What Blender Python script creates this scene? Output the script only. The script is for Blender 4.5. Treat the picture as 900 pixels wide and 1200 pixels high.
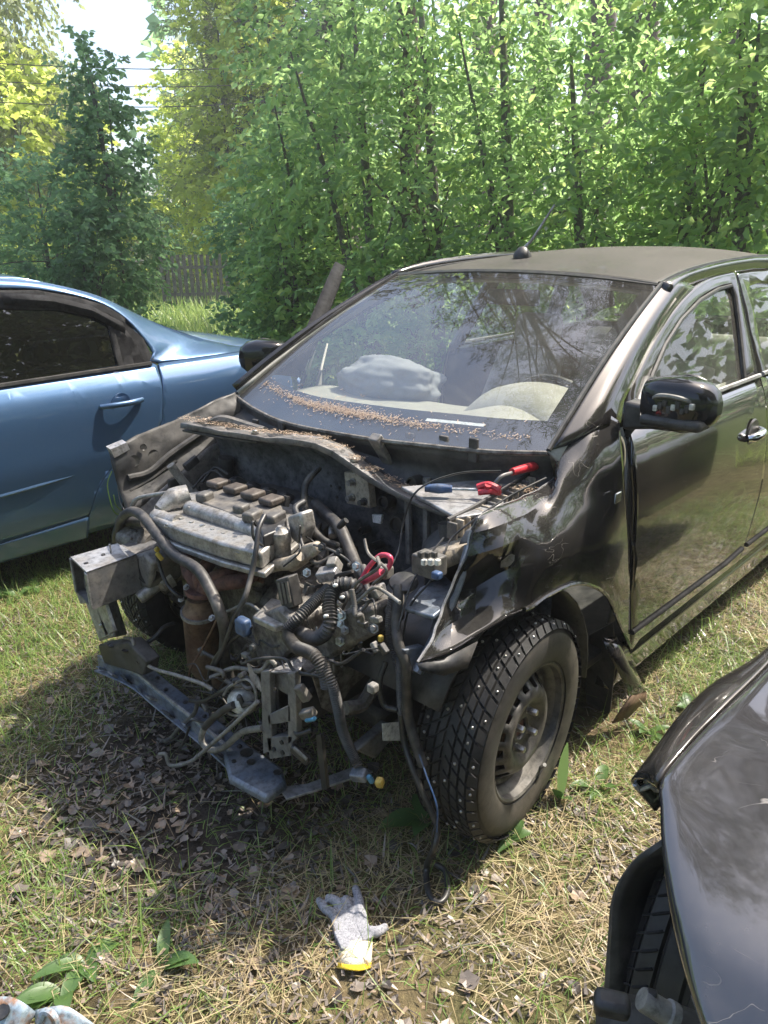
import bpy, bmesh, math, random
import numpy as np
from mathutils import Vector, Matrix, noise
R = math.radians
random.seed(7); rng = np.random.default_rng(11)
for o in list(bpy.data.objects): bpy.data.objects.remove(o)
sc = bpy.context.scene; COL = sc.collection

# ------------------------------------------------------------------ camera, sky, sun, exposure
CAM = np.array([1.5064, 1.7684, 1.5567]); YAW, PITCH, ROLL = np.radians([224.145, -19.602, -1.181]); FPX = 894.9
FW = np.array([math.cos(PITCH)*math.cos(YAW), math.cos(PITCH)*math.sin(YAW), math.sin(PITCH)])
_r = np.array([math.sin(YAW), -math.cos(YAW), 0.]); _u = np.cross(_r, FW)
RT = math.cos(ROLL)*_r + math.sin(ROLL)*_u; UP = -math.sin(ROLL)*_r + math.cos(ROLL)*_u
cd = bpy.data.cameras.new('camera'); cam = bpy.data.objects.new('camera', cd); COL.objects.link(cam)
m = Matrix([[RT[i], UP[i], -FW[i], CAM[i]] for i in range(3)] + [[0, 0, 0, 1]])
cam.matrix_world = m
cd.sensor_fit = 'HORIZONTAL'; cd.sensor_width = 36; cd.lens = FPX/900*36; cd.clip_start = .05; cd.clip_end = 600
sc.camera = cam
SUN_AZ, SUN_EL = R(163), R(57)
SD = Vector((math.cos(SUN_AZ)*math.cos(SUN_EL), math.sin(SUN_AZ)*math.cos(SUN_EL), math.sin(SUN_EL)))
w = bpy.data.worlds.new('World'); sc.world = w; w.use_nodes = True
nt = w.node_tree; bg = nt.nodes['Background']; sky = nt.nodes.new('ShaderNodeTexSky'); sky.sky_type = 'NISHITA'
sky.sun_disc = False; sky.sun_elevation = SUN_EL; sky.sun_rotation = math.atan2(SD.x, SD.y); sky.air_density = 1.0; sky.dust_density = 3.5
nt.links.new(sky.outputs[0], bg.inputs[0]); bg.inputs[1].default_value = .15
sl = bpy.data.lights.new('sun', 'SUN'); sl.energy = 3.6; sl.angle = R(.6); sl.color = (1, .93, .81)
so = bpy.data.objects.new('sun', sl); COL.objects.link(so); so.rotation_euler = SD.to_track_quat('Z', 'Y').to_euler()
sc.view_settings.view_transform = 'Standard'; sc.view_settings.look = 'None'; sc.view_settings.gamma = 1
sc.view_settings.use_curve_mapping = False; sc.view_settings.exposure = 1.42

# ------------------------------------------------------------------ pixel helpers (photo 900 x 1200)
def ray(x, y): return FW + (x-450)/FPX*RT + (600-y)/FPX*UP
def P(px, py, ax, v):
    d = ray(px, py); i = 'xyz'.index(ax); t = (v-CAM[i])/d[i]
    return Vector(CAM + t*d)
def PX(pts, v): return [P(a, b, 'x', v) for a, b in pts]
def PZ(pts, v): return [P(a, b, 'z', v) for a, b in pts]
def PP(pts): return [P(*q) for q in pts]

# ------------------------------------------------------------------ materials
MATS = {}
def ramp(nt, fac, stops):
    r = nt.nodes.new('ShaderNodeValToRGB'); e = r.color_ramp.elements
    while len(e) < len(stops): e.new(.5)
    for k, (p, c) in enumerate(stops): e[k].position = p; e[k].color = (*c, 1) if len(c) == 3 else c
    nt.links.new(fac, r.inputs[0]); return r
def tex(nt, kind='Noise', scale=5, detail=4, rough=.6, coord='Object', vec=None, dist=0):
    t = nt.nodes.new('ShaderNodeTex'+kind); t.inputs['Scale'].default_value = scale
    if 'Detail' in t.inputs: t.inputs['Detail'].default_value = detail
    if 'Roughness' in t.inputs: t.inputs['Roughness'].default_value = rough
    if 'Distortion' in t.inputs: t.inputs['Distortion'].default_value = dist
    if vec is None:
        c = nt.nodes.new('ShaderNodeTexCoord'); vec = c.outputs[coord]
    nt.links.new(vec, t.inputs['Vector']); return t
def math_(nt, op, a, b=None, clamp=False):
    n = nt.nodes.new('ShaderNodeMath'); n.operation = op; n.use_clamp = clamp
    for k, v in enumerate((a, b)):
        if v is None: continue
        if isinstance(v, (int, float)): n.inputs[k].default_value = v
        else: nt.links.new(v, n.inputs[k])
    return n.outputs[0]
def new(name):
    m = bpy.data.materials.new(name); m.use_nodes = True; MATS[name] = m
    return m, m.node_tree, m.node_tree.nodes['Principled BSDF']
def mixc(nt, fac, a, b):
    n = nt.nodes.new('ShaderNodeMix'); n.data_type = 'RGBA'
    for k, v in ((0, fac), (6, a), (7, b)):
        if isinstance(v, (int, float)): n.inputs[k].default_value = v
        elif isinstance(v, tuple): n.inputs[k].default_value = (*v, 1)
        else: nt.links.new(v, n.inputs[k])
    return n.outputs[2]
def bump(nt, b, h, strength=.3, dist=.005):
    n = nt.nodes.new('ShaderNodeBump'); n.inputs['Strength'].default_value = strength; n.inputs['Distance'].default_value = dist
    nt.links.new(h, n.inputs['Height']); nt.links.new(n.outputs[0], b.inputs['Normal'])
def plain(name, c1, c2=None, rough=.6, metal=0, scale=18, lo=.4, hi=.65, bs=.15, r2=None, grime=.35):
    """two-tone worn surface: noise between c1 and c2, fine relief"""
    m, nt, b = new(name); c2 = c2 or tuple(x*.75 for x in c1)
    n = tex(nt, scale=scale, detail=6); r = ramp(nt, n.outputs[0], [(lo, c1), (hi, c2)])
    gm = ramp(nt, tex(nt, scale=scale*3.3, detail=9, rough=.75).outputs[0], [(.32, (grime,)*3), (.52, (1,)*3), (.72, (1+.35*(1-grime),)*3)])
    mx = nt.nodes.new('ShaderNodeMix'); mx.data_type = 'RGBA'; mx.blend_type = 'MULTIPLY'; mx.inputs[0].default_value = 1; mx.clamp_result = False
    nt.links.new(r.outputs[0], mx.inputs[6]); nt.links.new(gm.outputs[0], mx.inputs[7]); nt.links.new(mx.outputs[2], b.inputs['Base Color'])
    b.inputs['Metallic'].default_value = metal
    if r2 is None: b.inputs['Roughness'].default_value = rough
    else:
        rr = ramp(nt, n.outputs[0], [(lo, (rough,)*3), (hi, (r2,)*3)]); nt.links.new(rr.outputs[0], b.inputs['Roughness'])
    if bs: bump(nt, b, tex(nt, scale=scale*6, detail=3).outputs[0], bs, .003)
    return m
def paint(name, col, dust, amt, topamt, rough=.1, flake=None, scratch=0, spots=0, ior=1.55):
    """clear-coated car paint under settled dust (more on faces that look up), with scratches and droppings"""
    m, nt, b = new(name)
    g = nt.nodes.new('ShaderNodeNewGeometry'); s = nt.nodes.new('ShaderNodeSeparateXYZ'); nt.links.new(g.outputs['True Normal'], s.inputs[0])
    up = math_(nt, 'MAXIMUM', s.outputs[2], 0)
    n1 = tex(nt, scale=2.2, detail=8, rough=.65).outputs[0]; n2 = tex(nt, scale=60, detail=4, rough=.7).outputs[0]
    a = math_(nt, 'MULTIPLY', ramp(nt, n1, [(.35, (.3,)*3), (.7, (1.25,)*3)]).outputs[0], amt)
    t = math_(nt, 'MULTIPLY', up, topamt); f = math_(nt, 'ADD', a, t)
    f = math_(nt, 'MULTIPLY', f, ramp(nt, n2, [(.3, (.7,)*3), (.7, (1.2,)*3)]).outputs[0], True)
    if scratch:
        mp = nt.nodes.new('ShaderNodeMapping'); tc = nt.nodes.new('ShaderNodeTexCoord'); nt.links.new(tc.outputs['Object'], mp.inputs[0])
        mp.inputs['Scale'].default_value = (3, 3, 9); mp.inputs['Rotation'].default_value = (0, .5, .3)
        v = tex(nt, 'Noise', 2.4, 2, .5, vec=mp.outputs[0], dist=1.4).outputs[0]
        sr = ramp(nt, v, [(.497, (0,)*3), (.5, (1,)*3), (.503, (0,)*3)]).outputs[0]
        brk = ramp(nt, tex(nt, scale=7, detail=3).outputs[0], [(.55, (0,)*3), (.62, (1,)*3)]).outputs[0]
        f = math_(nt, 'ADD', f, math_(nt, 'MULTIPLY', math_(nt, 'MULTIPLY', sr, brk), scratch), True)
    if spots:
        v = tex(nt, 'Voronoi', 42); sp = ramp(nt, v.outputs['Distance'], [(.22, (1,)*3), (.32, (0,)*3)]).outputs[0]
        brk = ramp(nt, tex(nt, scale=11, detail=3).outputs[0], [(.46, (0,)*3), (.58, (1,)*3)]).outputs[0]
        f = math_(nt, 'ADD', f, math_(nt, 'MULTIPLY', math_(nt, 'MULTIPLY', sp, brk), spots), True)
    c0 = col
    nt.links.new(mixc(nt, f, c0, dust), b.inputs['Base Color'])
    if flake: b.inputs['Metallic'].default_value = flake
    rr = math_(nt, 'ADD', math_(nt, 'MULTIPLY', f, .5), .32 if flake else rough); nt.links.new(rr, b.inputs['Roughness'])
    b.inputs['Coat Roughness'].default_value = .04; b.inputs['Coat IOR'].default_value = ior; b.inputs['Specular IOR Level'].default_value = .15
    cw = math_(nt, 'SUBTRACT', 1.0, math_(nt, 'MULTIPLY', f, 1.5), True); nt.links.new(cw, b.inputs['Coat Weight'])
    return m
paint('black_paint', (.004, .004, .005), (.20, .18, .155), .10, .10, .09, scratch=.5)
paint('black_crumpled', (.006, .006, .007), (.27, .25, .22), .06, .06, .1, scratch=1, spots=.25)
paint('dark_paint', (.008, .008, .011), (.36, .34, .32), .05, .04, .1, scratch=.5, spots=1, ior=2.0)
paint('roof_paint', (.008, .008, .008), (.105, .098, .085), .3, .5, .3, spots=.45)
paint('blue_paint', (.045, .105, .215), (.3, .3, .28), .05, .05, .3, flake=.45)
plain('steel', (.15, .15, .155), (.24, .22, .20), .5, .35, 9, r2=.75)
plain('steel_dark', (.02, .02, .022), (.085, .08, .075), .45, .1, 7, r2=.75)
plain('steel_light', (.36, .36, .37), (.22, .21, .2), .42, .5, 14, r2=.65)
plain('bluesteel', (.13, .16, .21), (.25, .26, .28), .4, .4, 12, r2=.6)
plain('alu', (.38, .37, .355), (.2, .185, .165), .38, .6, 26, .40, .68, .35, .65, .5)
plain('alu_dirty', (.22, .205, .185), (.085, .075, .066), .45, .4, 24, .38, .62, .45, .8)
plain('rust', (.16, .075, .06), (.09, .05, .045), .8, .1, 22, bs=.3)
plain('rust_cat', (.22, .15, .10), (.12, .062, .04), .6, .45, 12, bs=.2)
plain('plastic', (.022, .022, .024), (.07, .065, .06), .42, 0, 11, r2=.75)
plain('plastic_brown', (.06, .05, .042), (.11, .09, .075), .6, 0, 14)
plain('plastic_grey', (.075, .072, .07), (.16, .145, .125), .55, 0, 14)
plain('rubber', (.016, .016, .017), (.035, .033, .031), .62, 0, 9, bs=.2)
plain('rubber_side', (.035, .034, .033), (.085, .075, .062), .6, 0, 6, bs=.15)
plain('hose', (.022, .022, .024), (.12, .108, .095), .52, 0, 14, .42, .72)
plain('hose_grey', (.25, .24, .22), (.13, .12, .105), .6, 0, 16)
plain('rim_steel', (.095, .095, .097), (.16, .15, .135), .42, .55, 8, r2=.7)
plain('bolt_steel', (.5, .5, .5), (.3, .28, .25), .32, .9, 30)
plain('chrome', (.62, .62, .63), (.5, .5, .5), .12, 1, 30, bs=0)
plain('blue_plastic', (.03, .075, .19), (.07, .10, .16), .5)
plain('red_plastic', (.55, .03, .045), (.4, .03, .04), .35)
plain('pink_plastic', (.6, .06, .12), (.45, .06, .09), .4)
plain('yellow_plastic', (.5, .36, .05), (.34, .24, .06), .5)
plain('cyan_plastic', (.05, .22, .38), (.08, .2, .3), .5)
plain('white_plastic', (.62, .62, .58), (.45, .43, .38), .5)
plain('beige_plastic', (.38, .33, .26), (.25, .21, .16), .55)
plain('paper', (.75, .75, .74), (.66, .66, .64), .7)
plain('seat_fabric', (.34, .33, .3), (.29, .28, .255), .9, bs=.3, grime=.8)
plain('dash_plastic', (.36, .34, .28), (.31, .29, .245), .6, grime=.85)
plain('airbag_cloth', (.27, .275, .28), (.24, .245, .25), .85, bs=.1, grime=.92)
plain('trim_black', (.02, .02, .021), (.05, .047, .043), .4, bs=0)
plain('rusty_blue', (.33, .42, .5), (.3, .17, .1), .5, .2, 22, .45, .6)
plain('knit_grey', (.33, .33, .36), (.25, .25, .275), .95, 0, 60, bs=.5)
plain('knit_cream', (.75, .68, .55), (.66, .58, .45), .95, 0, 60, bs=.5)
plain('knit_yellow', (.7, .5, .03), (.6, .42, .03), .95, 0, 60, bs=.5)
plain('bark_pine', (.11, .09, .08), (.19, .155, .125), .9, 0, 9, bs=.8)
plain('bark_grey', (.12, .11, .095), (.2, .19, .17), .9, 0, 12, bs=.6)
plain('bark_birch', (.5, .49, .46), (.1, .09, .08), .8, 0, 10, .52, .6, .3)
plain('wood_grey', (.13, .115, .095), (.2, .18, .15), .85, 0, 9)
plain('badge', (.5, .5, .5), (.4, .4, .4), .25, .9)
for nm, c_ in (('matte_black', (.018, .018, .019)), ('firewall_steel', (.075, .077, .083))):
    plain(nm, c_, tuple(x*1.9 for x in c_), .85, 0, 12); MATS[nm].node_tree.nodes['Principled BSDF'].inputs['Specular IOR Level'].default_value = .12
paint('door_paint', (.004, .004, .005), (.21, .185, .15), .085, .08, .08, scratch=.5, ior=1.95)
paint('black_clean', (.004, .004, .005), (.2, .18, .155), .04, .05, .09, scratch=.5)
def glass(name, tint, base=.04, dust=.05, dustcol=(.4, .37, .32), rough=.0, ior=1.5):
    m, nt, b = new(name); nt.nodes.remove(b); out = nt.nodes['Material Output']
    tr = nt.nodes.new('ShaderNodeBsdfTransparent'); tr.inputs[0].default_value = (*tint, 1)
    gl = nt.nodes.new('ShaderNodeBsdfGlossy'); gl.inputs['Roughness'].default_value = rough
    fr = nt.nodes.new('ShaderNodeFresnel'); ge = nt.nodes.new('ShaderNodeNewGeometry')
    mi = nt.nodes.new('ShaderNodeMix'); mi.inputs[2].default_value = ior; mi.inputs[3].default_value = 1/ior; nt.links.new(ge.outputs['Backfacing'], mi.inputs[0]); nt.links.new(mi.outputs[0], fr.inputs[0])
    mx = nt.nodes.new('ShaderNodeMixShader'); nt.links.new(fr.outputs[0], mx.inputs[0]); nt.links.new(tr.outputs[0], mx.inputs[1]); nt.links.new(gl.outputs[0], mx.inputs[2])
    df = nt.nodes.new('ShaderNodeBsdfDiffuse'); df.inputs[0].default_value = (*dustcol, 1)
    n = tex(nt, scale=3.5, detail=8, rough=.7); f = math_(nt, 'MULTIPLY', ramp(nt, n.outputs[0], [(.35, (.3,)*3), (.75, (1.5,)*3)]).outputs[0], dust)
    m2 = nt.nodes.new('ShaderNodeMixShader'); nt.links.new(f, m2.inputs[0]); nt.links.new(mx.outputs[0], m2.inputs[1]); nt.links.new(df.outputs[0], m2.inputs[2])
    nt.links.new(m2.outputs[0], out.inputs[0]); return m
glass('windscreen_glass', (.9, .94, .92), dust=.075, ior=2.35)
glass('door_glass', (.8, .84, .81), dust=.10, ior=1.7)
glass('tinted_glass', (.03, .034, .038), dust=.004, ior=1.9)
def frit():
    m, nt, b = new('frit'); b.inputs['Base Color'].default_value = (.012, .012, .014, 1); b.inputs['Roughness'].default_value = .06
    return m
frit()
def leafmat(name, cols, trans=.45):
    m, nt, b = new(name); out = nt.nodes['Material Output']
    a = nt.nodes.new('ShaderNodeAttribute'); a.attribute_name = 'tone'
    r = ramp(nt, a.outputs['Fac'], [(k/(len(cols)-1), c) for k, c in enumerate(cols)])
    nt.links.new(r.outputs[0], b.inputs['Base Color']); b.inputs['Roughness'].default_value = .42; b.inputs['Specular IOR Level'].default_value = .6
    t = nt.nodes.new('ShaderNodeBsdfTranslucent')
    hs = nt.nodes.new('ShaderNodeHueSaturation'); hs.inputs['Hue'].default_value = .485; hs.inputs['Saturation'].default_value = .92; hs.inputs['Value'].default_value = 2.8
    nt.links.new(r.outputs[0], hs.inputs['Color']); nt.links.new(hs.outputs[0], t.inputs[0])
    mx = nt.nodes.new('ShaderNodeMixShader'); mx.inputs[0].default_value = trans
    nt.links.new(b.outputs[0], mx.inputs[1]); nt.links.new(t.outputs[0], mx.inputs[2]); nt.links.new(mx.outputs[0], out.inputs[0])
    return m
leafmat('leaf_maple', [(.085, .15, .055), (.13, .225, .08), (.18, .30, .095), (.27, .35, .10)], .55)
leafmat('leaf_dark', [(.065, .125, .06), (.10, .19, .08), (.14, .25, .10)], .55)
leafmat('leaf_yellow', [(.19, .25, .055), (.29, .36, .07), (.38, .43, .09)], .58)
leafmat('leaf_birch', [(.1, .14, .06), (.16, .2, .08), (.22, .25, .1)], .5)
leafmat('leaf_pine', [(.03, .055, .03), (.05, .08, .045), (.075, .1, .055)], .15)
leafmat('grass_green', [(.06, .13, .025), (.11, .2, .04), (.18, .26, .06), (.24, .3, .09)], .35)
leafmat('straw', [(.14, .105, .06), (.29, .225, .12), (.43, .36, .21), (.29, .28, .115)], .2)
leafmat('leaf_dead', [(.045, .037, .031), (.11, .092, .078), (.21, .175, .145), (.27, .19, .12)], .1)
leafmat('needles', [(.17, .11, .075), (.33, .235, .16), (.47, .37, .27)], .1)
leafmat('leaf_weed', [(.08, .15, .045), (.13, .21, .07)], .35)
def groundmat():
    m, nt, b = new('ground_soil')
    co = nt.nodes.new('ShaderNodeTexCoord').outputs['Object']
    n1 = tex(nt, scale=.9, detail=8, rough=.65, vec=co).outputs[0]; n2 = tex(nt, scale=14, detail=8, rough=.75, vec=co).outputs[0]; n3 = tex(nt, scale=75, detail=4, vec=co).outputs[0]
    base = ramp(nt, n2, [(.3, (.05, .038, .026)), (.5, (.17, .125, .075)), (.68, (.3, .235, .125))]).outputs[0]
    gr = ramp(nt, n2, [(.3, (.035, .05, .015)), (.6, (.1, .14, .035)), (.75, (.2, .21, .08))]).outputs[0]
    f = ramp(nt, n1, [(.42, (0,)*3), (.6, (1,)*3)]).outputs[0]
    far = nt.nodes.new('ShaderNodeVectorMath'); far.operation = 'LENGTH'; nt.links.new(co, far.inputs[0])
    ff = ramp(nt, math_(nt, 'DIVIDE', far.outputs['Value'], 12), [(.2, (0,)*3), (.6, (1,)*3)]).outputs[0]
    f = math_(nt, 'MAXIMUM', math_(nt, 'MULTIPLY', f, .6), ff)
    c = mixc(nt, f, base, gr)
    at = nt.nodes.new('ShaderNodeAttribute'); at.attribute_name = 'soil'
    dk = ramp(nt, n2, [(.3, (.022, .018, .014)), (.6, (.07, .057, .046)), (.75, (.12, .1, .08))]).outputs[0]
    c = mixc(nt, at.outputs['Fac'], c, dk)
    nt.links.new(c, b.inputs['Base Color']); b.inputs['Roughness'].default_value = .95; b.inputs['Specular IOR Level'].default_value = .15
    bump(nt, b, math_(nt, 'ADD', n2, math_(nt, 'MULTIPLY', n3, .5)), .9, .03)
groundmat()

# ------------------------------------------------------------------ mesh helpers
def spline(pts, n=6):
    pts = [Vector(p) for p in pts]
    if len(pts) < 3: return [pts[0].lerp(pts[-1], k/n) for k in range(n+1)]
    q = [pts[0]*2-pts[1]] + pts + [pts[-1]*2-pts[-2]]; out = []
    for i in range(1, len(q)-2):
        a, b, c, d = q[i-1], q[i], q[i+1], q[i+2]
        for k in range(n):
            t = k/n
            out.append(.5*((2*b)+(c-a)*t+(2*a-5*b+4*c-d)*t*t+(3*b-a-3*c+d)*t**3))
    out.append(pts[-1]); return out
class MB:
    def __init__(s): s.v = []; s.f = []
    def add(s, v, f):
        k = len(s.v); s.v += [Vector(p) for p in v]; s.f += [[i+k for i in q] for q in f]; return s
    def box(s, c, size, rot=None):
        h = [x/2 for x in size]; M = Matrix.Identity(3) if rot is None else (rot if isinstance(rot, Matrix) else Matrix.Rotation(rot, 3, 'Z'))
        v = [Vector(c)+M@Vector((sx*h[0], sy*h[1], sz*h[2])) for sx in (-1, 1) for sy in (-1, 1) for sz in (-1, 1)]
        return s.add(v, [(0, 1, 3, 2), (4, 6, 7, 5), (0, 4, 5, 1), (2, 3, 7, 6), (0, 2, 6, 4), (1, 5, 7, 3)])
    def prism(s, pts, d):
        d = Vector(d); n = len(pts); v = [Vector(p) for p in pts] + [Vector(p)+d for p in pts]
        return s.add(v, [list(range(n))[::-1], list(range(n, 2*n))] + [(i, (i+1) % n, n+(i+1) % n, n+i) for i in range(n)])
    def tube(s, pts, r, seg=8, n=5, smooth=True, corr=0, cap=True):
        if corr:
            p = spline(pts, 24) if len(pts) > 2 else spline(pts, 30)
            L = [0]
            for a, b in zip(p, p[1:]): L.append(L[-1]+(b-a).length)
            m = max(8, int(L[-1]/corr)); q = []
            for k in range(m*2+1):
                t = L[-1]*k/(m*2); i = min(len(p)-2, next((j for j in range(len(L)-1) if L[j+1] >= t), len(p)-2))
                q.append(p[i].lerp(p[i+1], (t-L[i])/max(1e-9, L[i+1]-L[i])))
            p = q; rr = [(r if not hasattr(r, '__len__') else r[0])*(1 if k % 2 else .8) for k in range(len(p))]
        else:
            p = spline(pts, n) if smooth and len(pts) > 2 else [Vector(x) for x in pts]
            if hasattr(r, '__len__'):
                rr = [float(x) for x in np.interp(np.linspace(0, 1, len(p)), np.linspace(0, 1, len(r)), r)]
            else: rr = [r]*len(p)
        t = (p[1]-p[0]).normalized(); nrm = t.orthogonal().normalized(); V = []; F = []
        for i, c in enumerate(p):
            t2 = (p[min(i+1, len(p)-1)]-p[max(i-1, 0)])
            t2 = t2.normalized() if t2.length > 1e-9 else t
            nrm = (nrm-t2*nrm.dot(t2)); nrm = nrm.normalized() if nrm.length > 1e-6 else t2.orthogonal().normalized()
            b = t2.cross(nrm); t = t2
            V += [c+(nrm*math.cos(6.2832*k/seg)+b*math.sin(6.2832*k/seg))*rr[i] for k in range(seg)]
        for i in range(len(p)-1):
            for k in range(seg): F.append((i*seg+k, i*seg+(k+1) % seg, (i+1)*seg+(k+1) % seg, (i+1)*seg+k))
        if cap: F += [list(range(seg))[::-1], [len(V)-seg+k for k in range(seg)]]
        return s.add(V, F)
    def lathe(s, prof, c, axis, seg=24, closed=False):
        """prof: (radius, along-axis) pairs"""
        a = Vector(axis).normalized(); u = a.orthogonal().normalized(); w_ = a.cross(u); c = Vector(c); V = []; F = []; n = len(prof)
        for k in range(seg):
            th = 6.28318*k/seg; d = u*math.cos(th)+w_*math.sin(th)
            V += [c+d*r+a*h for r, h in prof]
        for k in range(seg):
            k2 = (k+1) % seg
            for i in range(n if closed else n-1): F.append((k*n+i, k*n+(i+1) % n, k2*n+(i+1) % n, k2*n+i))
        if not closed:
            F += [[k*n for k in range(seg)], [k*n+n-1 for k in range(seg)][::-1]]
        return s.add(V, F)
    def grid(s, rows):
        n = len(rows[0]); V = [p for r in rows for p in r]
        return s.add(V, [(i*n+j, i*n+j+1, (i+1)*n+j+1, (i+1)*n+j) for i in range(len(rows)-1) for j in range(n-1)])
    def build(s, name, mat, parent=None, bev=0, ang=40, solid=0, sub=0, smooth=True, offset=-1):
        me = bpy.data.meshes.new(name); me.from_pydata([tuple(p) for p in s.v], [], s.f)
        bm = bmesh.new(); bm.from_mesh(me); bmesh.ops.recalc_face_normals(bm, faces=bm.faces); bm.to_mesh(me); bm.free()
        return link(name, me, mat, parent, bev, ang, solid, sub, smooth, offset)
def link(name, me, mat, parent=None, bev=0, ang=40, solid=0, sub=0, smooth=True, offset=-1):
    me.materials.append(MATS[mat])
    if smooth:
        me.shade_smooth(); me.set_sharp_from_angle(angle=R(ang))
    o = bpy.data.objects.new(name, me); COL.objects.link(o); o.parent = parent
    if sub: mo = o.modifiers.new('sub', 'SUBSURF'); mo.levels = mo.render_levels = sub
    if solid: mo = o.modifiers.new('solid', 'SOLIDIFY'); mo.thickness = solid; mo.offset = offset
    if bev: mo = o.modifiers.new('bev', 'BEVEL'); mo.width = bev; mo.segments = 2; mo.limit_method = 'ANGLE'; mo.angle_limit = R(35)
    return o
def tag(o, label, cat=None, group=None, kind=None):
    if label: o['label'] = label
    if cat: o['category'] = cat
    if group: o['group'] = group
    if kind: o['kind'] = kind
    return o
def empty(name, loc=(0, 0, 0)):
    o = bpy.data.objects.new(name, None); COL.objects.link(o); o.location = loc; o.empty_display_size = .1; return o
def copy_tree(o, parent=None):
    c = o.copy(); COL.objects.link(c); c.parent = parent
    for ch in list(o.children): copy_tree(ch, c)
    return c
def smooth_grid(rows, nu=5, nv=5):
    """Catmull-Rom through a control grid both ways"""
    a = [spline(r, nu) for r in rows]; cols = [spline([r[j] for r in a], nv) for j in range(len(a[0]))]
    return [[c[i] for c in cols] for i in range(len(cols[0]))]

def panel(poly, Yf, sgn=1, step=.07):
    """outline in (x, z) laid on the curved flank y = sgn*Yf(x, z)"""
    bm = bmesh.new(); vs = [bm.verts.new((x, 0, z)) for x, z in poly]; bm.faces.new(vs)
    bmesh.ops.triangulate(bm, faces=bm.faces[:])
    xs = [p[0] for p in poly]; zs = [p[1] for p in poly]
    for ax, lo, hi in ((0, min(xs), max(xs)), (2, min(zs), max(zs))):
        k = math.floor(lo/step)+1
        while k*step < hi:
            co = [0, 0, 0]; co[ax] = k*step; no = [0, 0, 0]; no[ax] = 1
            bmesh.ops.bisect_plane(bm, geom=bm.verts[:]+bm.edges[:]+bm.faces[:], plane_co=co, plane_no=no); k += 1
    for v in bm.verts: v.co.y = sgn*Yf(v.co.x, v.co.z)
    bm.normal_update()
    for f in bm.faces:
        if f.normal.y*sgn < 0: f.normal_flip()
    me = bpy.data.meshes.new('panel'); bm.to_mesh(me); bm.free(); return me
def pobj(name, poly, Yf, mat, parent, sgn=1, solid=.014, step=.07, ang=50):
    me = panel(poly, Yf, sgn, step); me.name = name
    return link(name, me, mat, parent, solid=solid, ang=ang)

# ================================================================== THE STRIPPED BLACK SEDAN (x forward, y to its left, z up; front axle at x = 0)
_zs = [.18, .25, .40, .60, .80, .92, 1.0, 1.04, 1.2, 1.35, 1.42, 1.47]
_ys = [.765, .79, .815, .835, .828, .812, .787, .768, .695, .625, .592, .56]
def smooth_prof(zs, ys, s=.022):
    q = np.arange(-.1, 1.8, .005); v = np.interp(q, zs, ys); k = np.exp(-.5*(np.arange(-20, 21)*.005/s)**2); k /= k.sum()
    return q, np.convolve(np.pad(v, 20, mode='edge'), k, 'valid')
_zs, _ys = smooth_prof(_zs, _ys)
def YB(x, z):
    y = float(np.interp(z, _zs, _ys)); t = min(max((x+.1)/.6, 0), 1); y -= .05*t*t
    t = min(max((-x-2.6)/1.1, 0), 1); return y-.12*t*t
def PS(px, py, Yf=YB, y=.8):
    for _ in range(25):
        p = P(px, py, 'y', y); y = .5*y+.5*Yf(p.x, p.z)
    return (p.x, p.z)
def PSS(pts, Yf=YB, y=.8): return [PS(a, b, Yf, y) for a, b in pts]
car = tag(empty('wrecked_sedan'), 'dusty black sedan with its whole front end stripped off, engine bare and fender crumpled', 'car')

# --- roof
st = [(-1.04, 1.437, 1.400, .602), (-1.15, 1.458, 1.418, .596), (-1.35, 1.482, 1.438, .586), (-1.7, 1.502, 1.455, .577), (-2.1, 1.505, 1.458, .572), (-2.5, 1.472, 1.425, .572), (-2.78, 1.415, 1.378, .575)]
rows = []
for x, zc, ze, ye in st:
    rows.append([Vector((x+(.035*(1-(k/8)**2) if x > -1.1 else 0), ye*k/8, zc-(zc-ze)*abs(k/8)**2.4)) for k in range(-8, 9)])
roof = MB().grid(smooth_grid(rows, 2, 4)).build('roof', 'roof_paint', car, solid=.02, ang=60)
MB().grid([[Vector((x, ye*.97*k/4, zc-(zc-ze)*abs(k/4)**2.4-.035)) for k in range(-4, 5)] for x, zc, ze, ye in st]).build('headliner', 'seat_fabric', car, solid=.01)
ab = P(612, 303, 'x', -1.3); ab.z = 1.487
an = MB().lathe([(.0, .035), (.018, .03), (.032, .012), (.038, 0), (.038, -.012)], ab, (0, 0, 1), 12).build('antenna', 'plastic', car)
an.scale = (1, 1, 1)
tip = P(650, 240, 'x', ab.x-.10)
MB().tube([ab+Vector((0, 0, .02)), ab.lerp(tip, .3), tip], [.008, .006, .004], 8, smooth=False).build('mast', 'alu', an)
for sg in (-1, 1):
    MB().tube([Vector((x, sg*(ye-.006), ze+.004)) for x, zc, ze, ye in st], .006, 6).build('roof_strip', 'trim_black', car)

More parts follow.
